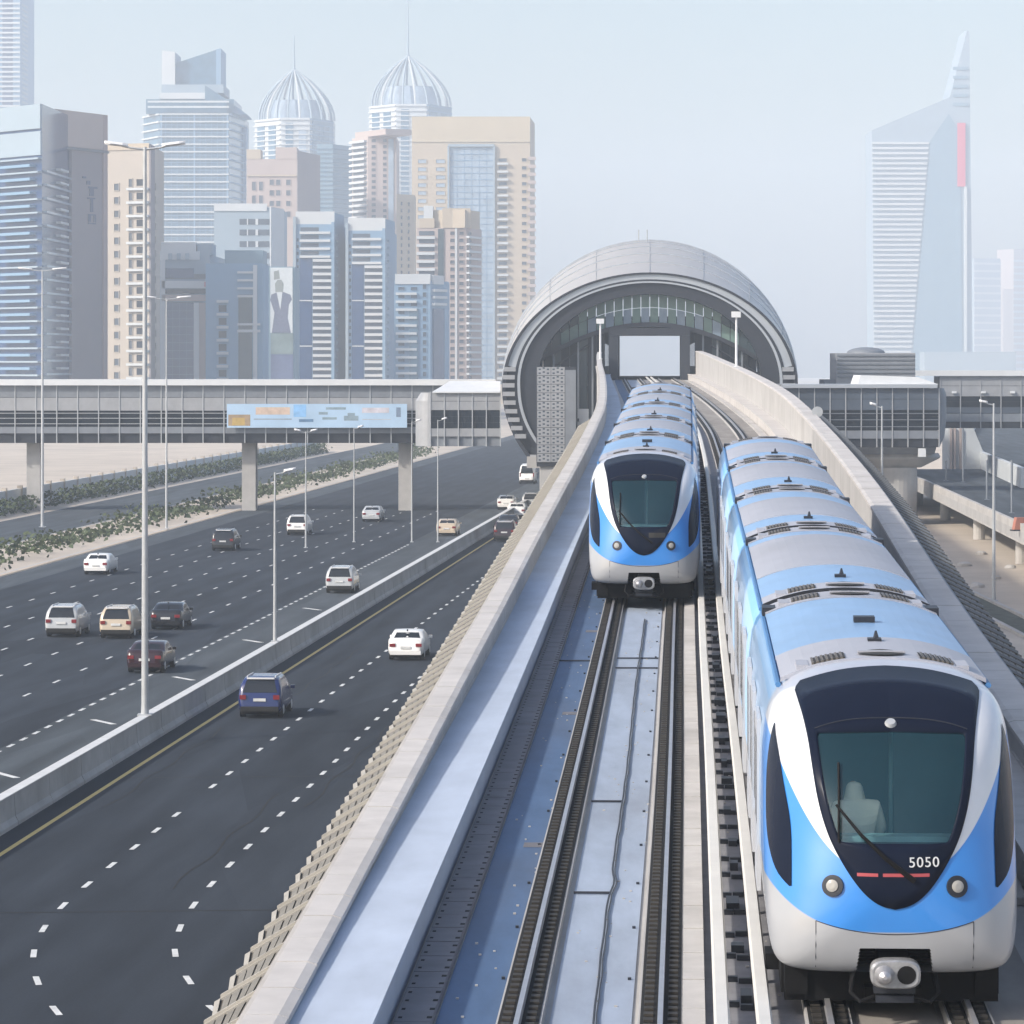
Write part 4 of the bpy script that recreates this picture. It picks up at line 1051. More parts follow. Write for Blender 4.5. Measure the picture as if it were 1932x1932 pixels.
# advertising banner on the bridge
bn_Y = Yb-0.6
x0, x1, z0, z1 = across(428,bn_Y), across(768,bn_Y), up(807,bn_Y), up(762,bn_Y)
bn = thing('advert_banner', 'long pale blue advertising banner hung along the glazed footbridge', 'banner', (x0, bn_Y, z0))
Wb, Hb = x1-x0, z1-z0
part('board', MB().box(0,Wb,0,0.10,0,Hb), mat('banner_sky', (0.42,0.58,0.76), 0.6, var=0.10, scale=0.5), bn)
def flat(nm, a0, a1, b0, b1, col, p=0.006):
    part(nm, MB().box(Wb*a0,Wb*a1,-p,0.0-0.001,Hb*b0,Hb*b1), mat(nm, col, 0.7, var=0.25, scale=1.2), bn)
flat('picture_field', 0.008,0.13,0.08,0.55,(0.36,0.27,0.18)); flat('picture_field', 0.03,0.10,0.10,0.42,(0.46,0.33,0.12), 0.012)
flat('picture_field', 0.16,0.35,0.55,0.86,(0.60,0.47,0.38)); flat('picture_field', 0.15,0.36,0.34,0.38,(0.25,0.29,0.35))
flat('picture_field', 0.37,0.44,0.45,0.97,(0.25,0.48,0.78)); flat('picture_field', 0.40,0.48,0.24,0.36,(0.12,0.22,0.36), 0.012)
for a0, a1, b0, b1 in ((0.51,0.56,0.55,0.66),(0.53,0.61,0.34,0.44),(0.55,0.66,0.76,0.86),(0.65,0.73,0.30,0.50),(0.67,0.71,0.5,0.62)):
    flat('picture_stroke', a0,a1,b0,b1,(0.24,0.32,0.38))
flat('picture_field', 0.75,0.90,0.62,0.84,(0.58,0.56,0.62)); flat('picture_field', 0.75,0.91,0.33,0.37,(0.45,0.50,0.58)); flat('picture_figure', 0.94,0.965,0.45,0.85,(0.18,0.24,0.34))
# bridge on the right with its pod, column and plant room
Yr = 352
rb, rw, rt, rbz = bridge('footbridge', 'dark grey glazed footbridge pod on a flared column right of the station', Yr, 1478, 1772,
    [(732,753,M['glass_grey'],'upper_panel',0.0),(753,774,M['glass_grey'],'upper_panel',0.0),(774,786,M['glass_dark'],'window_pane',0.12),(786,798,M['glass_dark'],'window_pane',0.12),(798,812,M['glass_dark'],'window_pane',0.12),(812,828,M['grey_panel'],'lower_panel',0.0),(828,844,M['dark_metal'],'girder_panel',0.2)], 9, 1.45, 'footbridge', 'grey_panel_light')
part('roof_edge', MB().box(-0.2,rw-0.2,-0.4,9,up(732,Yr)+0.001,up(725,Yr)), M['silver'], rb)
part('roof_hump', MB().extrude_y([(rw*0.48,up(725,Yr)),(rw*1.0,up(725,Yr)),(rw*0.86,up(711,Yr)),(rw*0.50,up(708,Yr))], 0.6, 8), M['white_panel'], rb, fixn=True)
rr_ = []
for z, o in ((rbz,0.2),(rbz+0.9,0.75),(rbz+2.6,0.95),(rt-0.6,0.95),(rt,0.7)):
    rr_.append([(rw+o*math.sin(a), 0.3+2.6*(1-math.cos(a)), z) for a in [PI/2*i/8 for i in range(9)]])
part('rounded_end', MB().rings(rr_, False), M['grey_panel'], rb, fixn=True)
for z in (780,792,805): part('rail', MB().box(0.3,rw,-0.09,-0.065,up(z,Yr)-0.025,up(z,Yr)+0.025), M['grey_panel'], rb)
cx_ = across(1701,Yr)-across(1478,Yr)
part('soffit', MB().add([(2.2,0.5,rbz),(rw-0.2,0.5,rbz),(rw-0.2,9,rbz),(2.2,9,rbz),(cx_-3.6,1.6,up(858,Yr)),(cx_+3.2,1.6,up(858,Yr)),(cx_+3.2,8,up(858,Yr)),(cx_-3.6,8,up(858,Yr))],[(0,1,5,4),(1,2,6,5),(2,3,7,6),(3,0,4,7),(4,5,6,7)]), M['grey_panel'], rb, fixn=True)
part('column_capital', MB().rings([[(cx_+r*math.cos(a), 4.5+r*0.62*math.sin(a), z) for a in [2*PI*j/28 for j in range(28)]] for r, z in ((2.3,up(884,Yr)),(3.9,up(868,Yr)),(4.1,up(864,Yr)),(3.9,up(857,Yr)))], True, 0, True, True), M['concrete'], rb, fixn=True, smooth=False)
part('column', MB().tube([(cx_,4.5,0),(cx_,4.5,up(884,Yr))], [1.9,1.9], 28), M['concrete'], rb, smooth=False)
part('junction_box', MB().box(rw-1.9,rw-1.2,0.2,0.8,up(862,Yr),up(846,Yr)), M['white_panel'], rb)
pr_ = thing('plant_room', 'grey louvred plant room with small dome behind the right footbridge pod', 'plant room', (across(1578,392), 392, 0))
wpr = across(1727,392)-across(1578,392)
part('wall', MB().box(0,wpr,0,8,up(740,392),up(666,392)), M['grey_panel_light'], pr_)
for i in range(6): part('louvre_slat', MB().box(0.1,wpr-0.1,-0.14,-0.002,up(712-i*8,392),up(708.5-i*8,392)), M['grey_panel'], pr_)
dx0 = across(1639,392)-across(1578,392)
part('dome', MB().rings([[(dx0+2.0*math.cos(t)*math.cos(a), 3+2.0*math.cos(t)*math.sin(a), up(666,392)+0.62*math.sin(t)) for a in [2*PI*j/20 for j in range(20)]] for t in [PI/2*i/6*0.98 for i in range(7)]], True, 0, False, True), M['grey_panel'], pr_, smooth=True, fixn=True)
part('side_block', MB().box(-1.2,-0.01,0.6,7,up(740,392),up(716,392)), M['grey_panel'], pr_)
part('support', MB().box(1,wpr-1,1,7,0,up(740,392)-0.01), M['concrete'], pr_)
Yf = 405
rb2, rw2, rt2, rb2z = bridge('footbridge', 'grey footbridge leading away right behind the rounded pod', Yf, 1774, 2500,
    [(709,728,M['grey_panel_light'],'upper_panel',0.0),(728,748,M['grey_panel_light'],'upper_panel',0.0),(748,758,M['glass_dark'],'window_pane',0.12),(758,768,M['glass_dark'],'window_pane',0.12),(768,780,M['glass_grey'],'lower_panel',0.0),(780,796,M['grey_panel'],'lower_panel',0.05),(796,808,M['dark_metal'],'girder_panel',0.2)], 7, 2.1, 'footbridge', 'grey_panel_light')
part('roof_edge', MB().box(-2.8,rw2,-0.4,7.4,up(709,Yf)+0.001,up(699,Yf)), M['white_panel'], rb2)
for i in range(4): part('spot_lamp', MB().box(1.2+i*3.1,1.7+i*3.1,-0.25,-0.08,up(742,Yf),up(738,Yf)), M['lamp_clear'], rb2)
for X in (10.5, rw2-1.5): part('pier', MB().box(X-0.8,X+0.8,2,5,0,rb2z), M['concrete'], rb2)
# ------------------------------------------------------------------ the city behind
class Tower:
    def __init__(s, name, label, Y, chain, ytop, depth, wallm, group='towers of the hazy skyline'):
        s.Y = Y; s.px = Y/FPX
        s.X0 = across(chain[0][0], Y)
        s.root = thing(name, label, 'building', (s.X0, Y, 0), 0, group)
        s.p = [(across(a, Y+d)-s.X0, d) for a, d in chain]
        poly = s.p+[(s.p[-1][0], depth), (s.p[0][0], depth)]
        s.wall = part('wall', MB().prism(poly, 0, up(ytop, Y)), wallm, s.root, fixn=True)
        s.ch = chain
    def seg(s, i):
        P, Q = Vector((s.p[i][0], s.p[i][1], 0)), Vector((s.p[i+1][0], s.p[i+1][1], 0)); return P, Q
    def put(s, nm, i, u0, u1, ya, yb, proj, m, emb=0.05):
        P, Q = s.seg(i); d = Q-P; l = d.length; a = math.atan2(d.y, d.x)
        w = round(l*(u1-u0), 2); h = round((yb-ya)*s.px, 2)
        me = cached(('box',nm,w,h,proj,emb,m.name), lambda: MB().box(0,w,-proj,emb,0,h).mesh(nm, m))
        return link(nm, me, s.root, P+d*u0+Vector((0,0,up(yb, s.Y))), a)
    def bands(s, nm, i, u0, u1, y0, y1, pitch, t, proj, m, jit=0.0):
        y = y0
        while y < y1:
            b = u1 if not jit else u1-jit*random.random()
            s.put(nm, i, u0, round(b,1) if jit else b, y, y+t, proj, m); y += pitch
    def wins(s, i, us, y0, y1, pitch, w, h, m, fm=None):
        # window = frame standing proud of the wall with the pane set back inside it
        P, Q = s.seg(i); d = Q-P; l = d.length; a = math.atan2(d.y, d.x)
        W, H = w*s.px, h*s.px; e = min(W,H)*0.10
        def mk():
            mb = MB(); mb.box(0,W,-0.02,0.05,0,H,1)
            for b in ((0,W,0,e),(0,W,H-e,H),(0,e,e,H-e),(W-e,W,e,H-e)): mb.box(b[0],b[1],-0.22,-0.02,b[2],b[3],0)
            return mb.mesh('window', [fm or s.wall.data.materials[0], m])
        me = cached(('win',round(W,2),round(H,2),m.name,(fm or s.wall.data.materials[0]).name), mk)
        y = y0
        while y < y1:
            for u in us: link('window', me, s.root, P+d*u+Vector((0,0,up(y+h, s.Y))), a)
            y += pitch
G = M
# far slim tower at the left edge
t = Tower('tower', 'pale blue banded tower rising out of frame at the top left corner', 2300, [(-60,0),(38,0),(53,30)], -45, 60, G['w_blue'])
t.bands('floor_slab', 0, 0, 1, 5, 200, 9.2, 3.4, 0.8, G['w_white']); t.bands('floor_slab', 1, 0.2, 0.9, 5, 200, 9.2, 3.4, 0.5, G['w_grey'])
t.put('window_band', 0, 0.66, 0.86, -20, 200, 0.3, G['glass_blue'])
# dark balcony tower with pink side wall
t = Tower('tower', 'dark blue balcony tower with mauve side wall at the far left', 900, [(-70,30),(79,0),(131,42),(197,58)], 196, 60, G['glass_blue'])
t.put('cap', 0, 0, 1, 196, 242, 0.5, G['w_grey']); t.put('cap', 0, 0, 1, 247, 292, 0.4, G['w_grey'])
t.bands('balcony', 0, 0, 1, 297, 715, 25.6, 3.2, 1.2, G['w_grey']); t.bands('balcony_front', 0, 0.55, 0.93, 309, 715, 25.6, 5, 1.8, G['w_blue'], 0.0)
t.bands('window_band', 0, 0.0, 0.45, 306, 715, 25.6, 12, 0.12, G['glass_dark'])
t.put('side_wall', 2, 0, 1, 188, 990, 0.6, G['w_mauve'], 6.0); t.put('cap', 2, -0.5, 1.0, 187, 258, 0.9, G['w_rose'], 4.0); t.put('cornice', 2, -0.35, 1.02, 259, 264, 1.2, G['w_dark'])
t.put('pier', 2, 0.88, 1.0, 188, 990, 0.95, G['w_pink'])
t.bands('balcony', 1, 0.05, 0.95, 320, 715, 25.6, 4, 0.9, G['glass_pale']); t.bands('balcony', 1, 0.5, 0.8, 309, 715, 25.6, 4, 1.2, G['w_white'])
sgn_m = mat('sign_letters', (0.03,0.05,0.12), 0.5)
for u0,u1,ya,yb in ((0.42,0.52,322,330),(0.46,0.72,333,337),(0.5,0.62,337,352),(0.44,0.66,355,358),(0.52,0.6,358,384),(0.46,0.68,388,391),(0.46,0.54,391,404),(0.62,0.68,391,404),(0.46,0.68,405,408),(0.30,0.40,314,318)):
    t.put('sign_stroke', 2, u0, u1, ya, yb, 0.8, sgn_m)
# beige tower with square windows
t = Tower('tower', 'beige tower with columns of small square windows behind the double lamp', 1010, [(190,6),(282,0),(303,30)], 272, 40, G['w_beige'])
P = t.ch; L_ = lambda a: (a-190)/92.0
t.wins(0, [L_(215)], 344, 716, 25.5, 12.5, 15, G['glass_grey']); t.wins(0, [L_(243)], 336, 716, 25.5, 9, 17, G['glass_grey']); t.wins(0, [L_(257)], 336, 716, 25.5, 21, 16, G['glass_dark'])
t.bands('balcony', 0, L_(241), L_(281), 354, 716, 25.5, 4.5, 0.9, G['w_white'])
t.put('pier', 1, 0.0, 0.35, 272, 900, 0.4, G['w_mauve']); t.wins(1, [0.5], 340, 716, 25.5, 6, 14, G['glass_grey'])
t.put('parapet', 0, 0, 1, 270, 282, 0.3, G['w_cream'])
# tall banded glass tower with slanted crown
t = Tower('tower', 'tall banded glass tower with a slanted blue crown', 1850, [(271,25),(302,0),(432,0),(463,45)], 214, 70, G['glass_sky'])
for i in range(3): t.bands('floor_slab', i, 0, 1, 214, 500, 14.2, 2.7, 0.9, G['w_white'] if i < 2 else G['w_blue'])
t.bands('window_line', 1, 0.02, 0.98, 221, 500, 14.2, 1.2, 0.2, G['w_blue'])
for u in [i*0.0833 for i in range(1,12)]: t.put('glazing_bar', 1, u-0.0025, u+0.0025, 214, 500, 0.35, G['w_blue'])
for u in (0.02, 0.5, 0.98): t.put('pier', 1, u-0.012, u+0.012, 214, 520, 0.6, G['w_blue'])
t.put('corner', 2, 0.86, 1.0, 232, 560, 1.4, G['w_blue'])
px_ = t.px
def blk(nm, a0, a1, ya0, ya1, yb, d0, d1, m):     # block with a sloping top from ya0 (left) to ya1 (right)
    x0, x1 = across(a0,t.Y)-t.X0, across(a1,t.Y)-t.X0
    part(nm, MB().extrude_y([(x0,up(yb,t.Y)),(x1,up(yb,t.Y)),(x1,up(ya1,t.Y)),(x0,up(ya0,t.Y))], d0, d1), m, t.root, fixn=True)
blk('tier', 274, 440, 186, 186, 213.6, 4, 60, G['glass_sky']); blk('tier', 300, 386, 174, 174, 185.6, 3, 50, G['w_white']); blk('tier', 386, 428, 160, 188, 213, 2, 50, G['glass_sky'])
blk('tier', 428, 462, 188, 212, 213.5, 8, 50, G['w_blue'])
blk('crown_panel', 303, 328, 93, 96, 173.5, 6, 40, G['w_white']); blk('crown', 325, 413, 117, 88, 172, 10, 42, G['glass_sky'])
blk('crown_fin', 405, 414, 90, 88, 165, 9, 43, G['w_blue']); blk('crown_base', 303, 420, 158, 158, 174, 5, 46, G['w_grey'])
for y_ in (190, 200): t.put('floor_slab', 1, -0.18, 1.0, y_, y_+3.5, 0.2, G['w_white'])
# domed twin towers
def domed(label, Y, xl, xr, ybase, yap, cx, ysp, ybot):
    t = Tower('domed_tower', label, Y, [(xl,22),(xl+(cx-xl)*0.72,0),(cx+(xr-cx)*0.45,0),(xr,30)], ybase, 60, G['w_white'])
    p = t.px
    for i, us in ((0,(0.12,0.55)),(2,(0.15,0.55))):
        for u in us: t.put('glass_strip', i, u, u+0.26, ybase+12, ybot, 0.5, G['glass_sky'])
    t.put('glass_strip', 1, 0.16, 0.42, ybase+10, ybot, 0.5, G['glass_sky']); t.put('glass_strip', 1, 0.62, 0.88, ybase+22, ybot, 0.5, G['glass_pale'])
    for i in range(3): t.bands('floor_slab', i, 0.0, 1.0, ybase+2, min(ybot, ybase+240), 9.5, 2.2, 0.9, G['w_white'] if i < 2 else G['w_blue'])
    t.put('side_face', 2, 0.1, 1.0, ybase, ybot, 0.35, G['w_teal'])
    R = (xr-xl)/2*p; cxm = across((xl+xr)/2, Y)-t.X0; H = (ybase-yap)*p; z0 = up(ybase, Y)
    for k in range(20):
        a = 2*PI*k/20+0.12
        pts = []
        for j in range(9):
            q = j/8; r = R*0.99*(1-q**1.75)*(1+0.10*q*(1-q)); pts.append((cxm+r*math.cos(a)+(across(cx,Y)-t.X0-cxm)*q, 30+r*0.62*math.sin(a), z0+H*(q**0.92)))
        part('dome_rib', MB().tube(pts, [0.65]*7+[0.5,0.3], 5), G['w_grey'] if k % 3 else G['w_white'], t.root)
    rs = []
    for j in range(8):
        q = j/8*0.48; r = R*0.72*(1-q**1.75); rs.append([(cxm+r*math.cos(2*PI*k/20)+(across(cx,Y)-t.X0-cxm)*q, 30+r*0.6*math.sin(2*PI*k/20), z0+H*0.90*(q**0.95)) for k in range(20)])
    part('dome', MB().rings(rs, True, 0, False, True), G['glass_pale'], t.root)
    sx = across(cx,Y)-t.X0
    part('spire', MB().tube([(sx,30,up(yap+16,Y)),(sx,30,up(yap-8,Y)),(sx,30,up(ysp,Y))], [1.3,0.7,0.3], 8), G['w_grey'], t.root)
    return t
domed('left domed tower of the pair with ribbed crown and thin spire', 2150, 481, 628, 222, 122, 549, 58, 420)
domed('taller domed tower with ribbed crown and spire reaching the top edge', 2250, 697, 851, 196, 96, 767, -12, 430)
# low pinkish blocks between
t = Tower('tower', 'pinkish stepped block below the left domed tower', 1550, [(465,0),(560,0),(603,36)], 300, 40, G['w_rose'])
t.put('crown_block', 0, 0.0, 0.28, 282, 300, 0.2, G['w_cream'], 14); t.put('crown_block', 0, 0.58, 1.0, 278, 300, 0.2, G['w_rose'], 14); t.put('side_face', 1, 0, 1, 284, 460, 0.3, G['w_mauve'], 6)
t.wins(0, [0.1,0.24], 342, 400, 26, 9, 18, G['glass_grey']); t.wins(0, [0.45,0.58,0.78], 338, 400, 20, 10, 12, G['glass_grey']); t.wins(1, [0.2,0.6], 300, 400, 14, 8, 7, G['glass_grey']); t.bands('cornice', 0, 0, 1, 330, 331, 10, 2.5, 0.6, G['w_cream'])
t = Tower('tower', 'teal grey glass block right of the left domed tower', 1800, [(598,0),(628,0),(669,20)], 272, 50, G['w_teal'])
t.bands('floor_slab', 0, 0, 1, 280, 410, 8.5, 2.2, 0.4, G['glass_sky']); t.bands('floor_slab', 1, 0, 1, 280, 410, 8.5, 2.2, 0.4, G['glass_sky'])
t = Tower('tower', 'rose apartment tower with stacked balconies below the taller dome', 1600, [(664,14),(694,0),(748,0)], 258, 40, G['w_rose'])
t.bands('balcony', 0, 0, 0.95, 264, 425, 11, 4.2, 1.5, G['w_white']); t.bands('window_band', 0, 0.1, 0.9, 268.6, 425, 11, 5, 0.1, G['glass_grey'])
t.wins(1, [0.12], 262, 425, 11, 9, 7, G['glass_grey']); t.wins(1, [0.52], 262, 425, 11, 8, 7, G['glass_grey']); t.put('glass_strip', 1, 0.72, 0.90, 262, 430, 0.4, G['glass_pale']); t.put('cap', 0, 0.2, 2.1, 247, 258, 0.0, G['w_rose'], 12)
t = Tower('tower', 'narrow cream block beside the big cream tower', 1400, [(748,0),(782,8)], 366, 30, G['w_cream'])
t.wins(0, [0.2,0.6], 380, 716, 13, 7, 8, G['glass_grey'])
# big cream portal tower
t = Tower('tower', 'big cream portal shaped tower with recessed pale blue glass centre', 1480, [(777,0),(1000,0),(1009,40)], 221, 45, G['w_cream'])
U_ = lambda a: (a-777)/223.0
t.put('glass_centre', 0, U_(849), U_(931), 278, 720, 0.15, G['glass_pale'])
for a in (846, 932): t.put('reveal', 0, U_(a)-0.008, U_(a)+0.008, 275, 720, 1.2, G['w_grey'])
t.put('reveal', 0, U_(846), U_(932), 272, 277, 1.2, G['w_grey'])
t.bands('glazing_bar', 0, U_(850), U_(930), 290, 720, 12, 1.4, 0.35, G['w_blue'])
for a in (862,876,890,904,918): t.put('glazing_bar', 0, U_(a)-0.002, U_(a)+0.002, 279, 720, 0.3, G['w_blue'])
t.wins(0, [U_(788)], 300, 420, 15, 17, 8.5, G['glass_pale']); t.wins(0, [U_(822)], 300, 420, 15, 18, 8.5, G['glass_pale'])
t.wins(0, [U_(940)], 298, 720, 15, 17, 8, G['glass_grey']); t.wins(0, [U_(984)], 298, 720, 15, 10, 7.5, G['glass_grey'])
t.bands('balcony', 0, U_(938), U_(959), 307, 720, 15, 4, 1.3, G['w_white']); t.bands('balcony', 0, U_(996), U_(1011), 296, 720, 15, 6, 1.5, G['w_rose'])
t.put('cap', 0, 0, 1, 220, 268, 0.35, mat('cap_cream', (0.50,0.43,0.32), 0.85, var=0.05, scale=0.1))
# white block with wide window rows
t = Tower('tower', 'white block with rows of wide dark windows left of the poster', 1220, [(404,0),(509,0),(534,18)], 392, 40, G['w_grey'])
u_ = lambda a: (a-404)/105.0
t.put('cap', 0, 0, 0.95, 384, 398, 0.4, G['w_white']); t.put('white_face', 1, 0, 1, 390, 900, 0.4, G['w_white'], 8)
for k, y in enumerate((413,433,455,477)): 
    t.put('window_row', 0, u_(452), u_(508), y, y+11, 0.12, G['glass_grey']); t.bands('mullion', 0, u_(466), u_(468), y, y+1, 12, 11, 0.3, G['w_white']); t.bands('mullion', 0, u_(482), u_(487), y, y+1, 12, 11, 0.3, G['w_white'])
t.wins(0, [u_(494)], 497, 720, 19.5, 13, 13, G['glass_grey']); t.bands('balcony', 0, u_(490), u_(512), 512, 720, 19.5, 5, 1.0, G['w_white'])
t.bands('window_band', 1, 0.1, 0.9, 410, 520, 21, 4, 0.1, G['w_grey'])
# pair of pale blue towers
for a0, a1, yt, lb in ((553,649,399,'left of two pale blue towers with ribbed balconies beside the poster'),(652,745,411,'right of two pale blue towers with ribbed balconies and white cap')):
    t = Tower('tower', lb, 1150, [(a0,0),(a1-18,0),(a1,22)], yt+24, 40, G['w_blue'], 'pair of pale blue towers')
    W_ = a1-18-a0; v_ = lambda a: (a-a0)/W_
    t.put('cap', 0, 0.06, 1, yt, yt+24, 0.0, G['w_white'], 25); t.put('cap', 1, 0, 1, yt+2, yt+24, 0.0, G['w_blue'], 8)
    for k in range(4): t.put('window_row', 0, 0.18, 0.62, yt+30+k*15, yt+37+k*15, 0.1, G['glass_grey'])
    t.bands('balcony', 0, 0.16, 0.9, yt+38, yt+90, 15, 4.5, 1.0, G['w_white'])
    t.put('glass_strip', 0, 0.16, 0.46, yt+88, 780, 0.25, G['glass_blue']); t.bands('balcony', 0, 0.48, 0.93, yt+90, 740, 12.8, 5, 1.3, G['w_white']); t.bands('window_band', 0, 0.48, 0.93, yt+95, 740, 12.8, 7, 0.1, G['glass_grey'])
    t.put('pier', 0, 0.0, 0.07, yt+10, 780, 0.7, G['w_grey']); t.put('pier', 0, 0.93, 1.0, yt+20, 780, 1.5, G['w_blue'])
    t.wins(0, [0.085], yt+50, 740, 12.8, 4.5, 7, G['glass_grey'])
    t.wins(1, [0.2], yt+40, 740, 12.8, 11, 6, G['glass_grey'])
    t.put('glazing_bar', 0, 0.16, 0.46, 566, 568, 0.4, G['w_white']); t.put('glazing_bar', 0, 0.16, 0.46, 652, 654, 0.4, G['w_white'])
# nearer low block with the blue glass panel
t = Tower('tower', 'low pale block with a tall dark blue glass panel and striped crown', 980, [(302,0),(396,0),(412,14)], 482, 40, G['w_grey'])
q_ = lambda a: (a-302)/94.0
t.put('crown_block', 0, 0.02, 0.72, 457, 474, 0.0, G['w_white'], 20); t.put('crown_block', 0, 0.75, 1.05, 460, 482, 0.0, G['w_grey'], 12); t.put('crown_block', 0, 0.0, 0.8, 474, 490, 0.4, G['w_white'], 20)
for a in (318, 334, 350): t.put('crown_fin', 0, q_(a), q_(a+7), 478, 490, 0.9, G['w_grey'])
t.put('window_row', 0, q_(312), q_(366), 506, 524, 0.3, G['glass_blue']); t.put('window_row', 0, q_(312), q_(411), 517, 526, 0.25, G['glass_grey']); t.put('fascia', 0, q_(306), q_(411), 530, 544, 0.8, G['w_white']); t.put('window_row', 0, q_(312), q_(411), 545, 554, 0.25, G['glass_dark']); t.put('fascia', 0, q_(306), q_(411), 556, 568, 0.8, G['w_rose'])
t.put('red_sign', 0, q_(386), q_(394), 532, 541, 0.95, mat('sign_red', (0.45,0.12,0.16), 0.6))
t.put('glass_panel', 0, q_(313), q_(366), 571, 760, 0.35, G['glass_blue'])
for a in (326,339,352): t.put('glazing_bar', 0, q_(a)-0.003, q_(a)+0.003, 571, 760, 0.42, G['glass_sky'])
for y in range(586,716,15): t.put('glazing_bar', 0, q_(313), q_(366), y, y+1, 0.42, G['glass_sky'])
t.put('pier', 0, q_(366), q_(376), 571, 760, 0.8, G['w_white']); t.put('pier', 0, q_(303), q_(312), 490, 760, 0.8, G['w_white'])
t.put('pier', 0, q_(376), q_(388), 571, 760, 0.6, G['w_rose'])
t = Tower('tower', 'grey blue block of glass strips between the blue panel and poster', 965, [(388,0),(448,0),(496,0)], 497, 30, G['w_blue'])
t.put('cap', 0, 0.6, 1.8, 472, 497, 0.0, G['w_teal'], 16)
t.wins(0, [(411-388)/60], 574, 716, 24.5, 18, 16, G['glass_dark']); t.bands('balcony', 0, 0.35, 0.72, 566, 716, 24.5, 5, 0.9, G['w_white'])
t.put('glass_strip', 1, 0.04, 0.58, 556, 760, 0.3, G['glass_teal']); t.bands('floor_slab', 1, 0, 0.62, 512, 560, 15, 4, 0.7, G['w_white']); t.put('floor_slab', 1, 0.0, 0.9, 610, 614, 0.9, G['w_white']); t.put('floor_slab', 1, 0.0, 0.9, 622, 627, 0.9, G['w_white']); t.put('pier', 1, 0.62, 0.78, 500, 760, 0.6, G['w_white'])
# poster building
t = Tower('poster_tower', 'narrow block hung with a tall poster of a suited figure', 930, [(507,0),(556,0)], 503, 20, G['w_teal'])
v = lambda a: (a-507)/49.0
pw_m = mat('poster_white', (0.55,0.60,0.63), 0.7, var=0.08); ps_m = mat('poster_suit', (0.13,0.15,0.22), 0.8, var=0.15); pk_m = mat('poster_shade', (0.24,0.27,0.27), 0.8, var=0.1); pn_m = mat('poster_navy', (0.11,0.14,0.24), 0.8, var=0.2, scale=0.3); pg_m = mat('poster_green', (0.17,0.23,0.24), 0.8, var=0.25, scale=0.3)
t.put('poster_field', 0, v(510), v(552), 505, 628, 0.3, pw_m)
def flat_poly(nm, pts, pr, m):
    mb = MB(); k = len(pts); mb.add([((a-507)*t.px, -pr, up(y, t.Y)) for a, y in pts], [tuple(range(k))]); part(nm, mb, m, t.root, fixn=True)
flat_poly('poster_figure', [(513,628),(549,628),(543,600),(545,575),(551,565),(548,556),(535,551),(524,551),(512,556),(510,566),(518,590)], 0.33, ps_m)
flat_poly('poster_figure', [(522,551),(533,551),(529,585)], 0.35, pw_m)
flat_poly('poster_figure', [(520,551),(519,535),(524,528),(531,528),(535,535),(534,551)], 0.36, pk_m)
flat_poly('poster_figure', [(517,528),(517,512),(526,510),(528,526)], 0.34, pk_m)
t.put('poster_field', 0, v(511), v(553), 629, 668, 0.3, pg_m); t.put('poster_field', 0, v(511), v(553), 668.5, 715, 0.3, pn_m)
# pale blocks right of the pair
t = Tower('tower', 'low pale block with white cap in front of the rose tower', 1050, [(744,0),(812,0),(846,10)], 530, 30, G['w_blue'])
t.put('cap', 0, 0.02, 1, 517, 536, 0.3, G['w_white'], 10); t.put('cap', 1, 0.1, 0.7, 519, 536, 0.3, G['w_white'], 8)
for k in range(12): t.wins(0, [0.10,0.45], 541+k*15, 542+k*15, 15, 13, 7, G['glass_grey'])
t.bands('balcony', 0, 0.04, 0.62, 552, 720, 15, 4.5, 0.9, G['w_white']); t.wins(0, [0.78], 536, 716, 15, 8, 10, G['glass_grey']); t.put('glass_strip', 0, 0.42, 0.66, 582, 760, 0.45, G['glass_sky']); t.put('glass_strip', 1, 0.12, 0.72, 582, 760, 0.35, G['glass_blue'])
t.bands('balcony', 1, 0.08, 0.8, 545, 582, 13, 5, 0.8, G['w_white'])
t = Tower('tower', 'rose and white apartment tower in front of the cream portal tower', 1120, [(786,0),(842,0),(880,0),(908,14)], 430, 30, G['w_rose'])
t.put('crown_block', 1, -0.2, 1.2, 393, 430, 0.3, G['w_cream'], 14); t.put('crown_block', 0, 0.24, 0.55, 388, 412, 0.0, G['w_white'], 10); t.put('crown_block', 2, -0.1, 0.9, 396, 430, 0.0, G['w_cream'], 10); t.put('crown_block', 0, 0.1, 0.6, 412, 430, 0.2, G['w_cream'], 10)
t.bands('balcony', 0, 0.0, 0.62, 446, 530, 15, 5, 0.9, G['w_white']); t.bands('window_band', 0, 0.08, 0.6, 436, 530, 15, 8, 0.12, G['glass_grey']); t.put('glass_strip', 0, 0.72, 0.92, 432, 530, 0.3, G['glass_teal'])
t.wins(1, [0.18,0.62], 436, 716, 13.6, 10, 8, G['glass_grey']); t.wins(2, [0.1], 436, 716, 13.6, 20, 7, G['glass_grey']); t.bands('balcony', 2, 0.0, 0.9, 445, 716, 13.6, 4, 0.9, G['w_white'])
t.put('pier', 1, 0.44, 0.54, 430, 760, 0.4, G['w_white'])
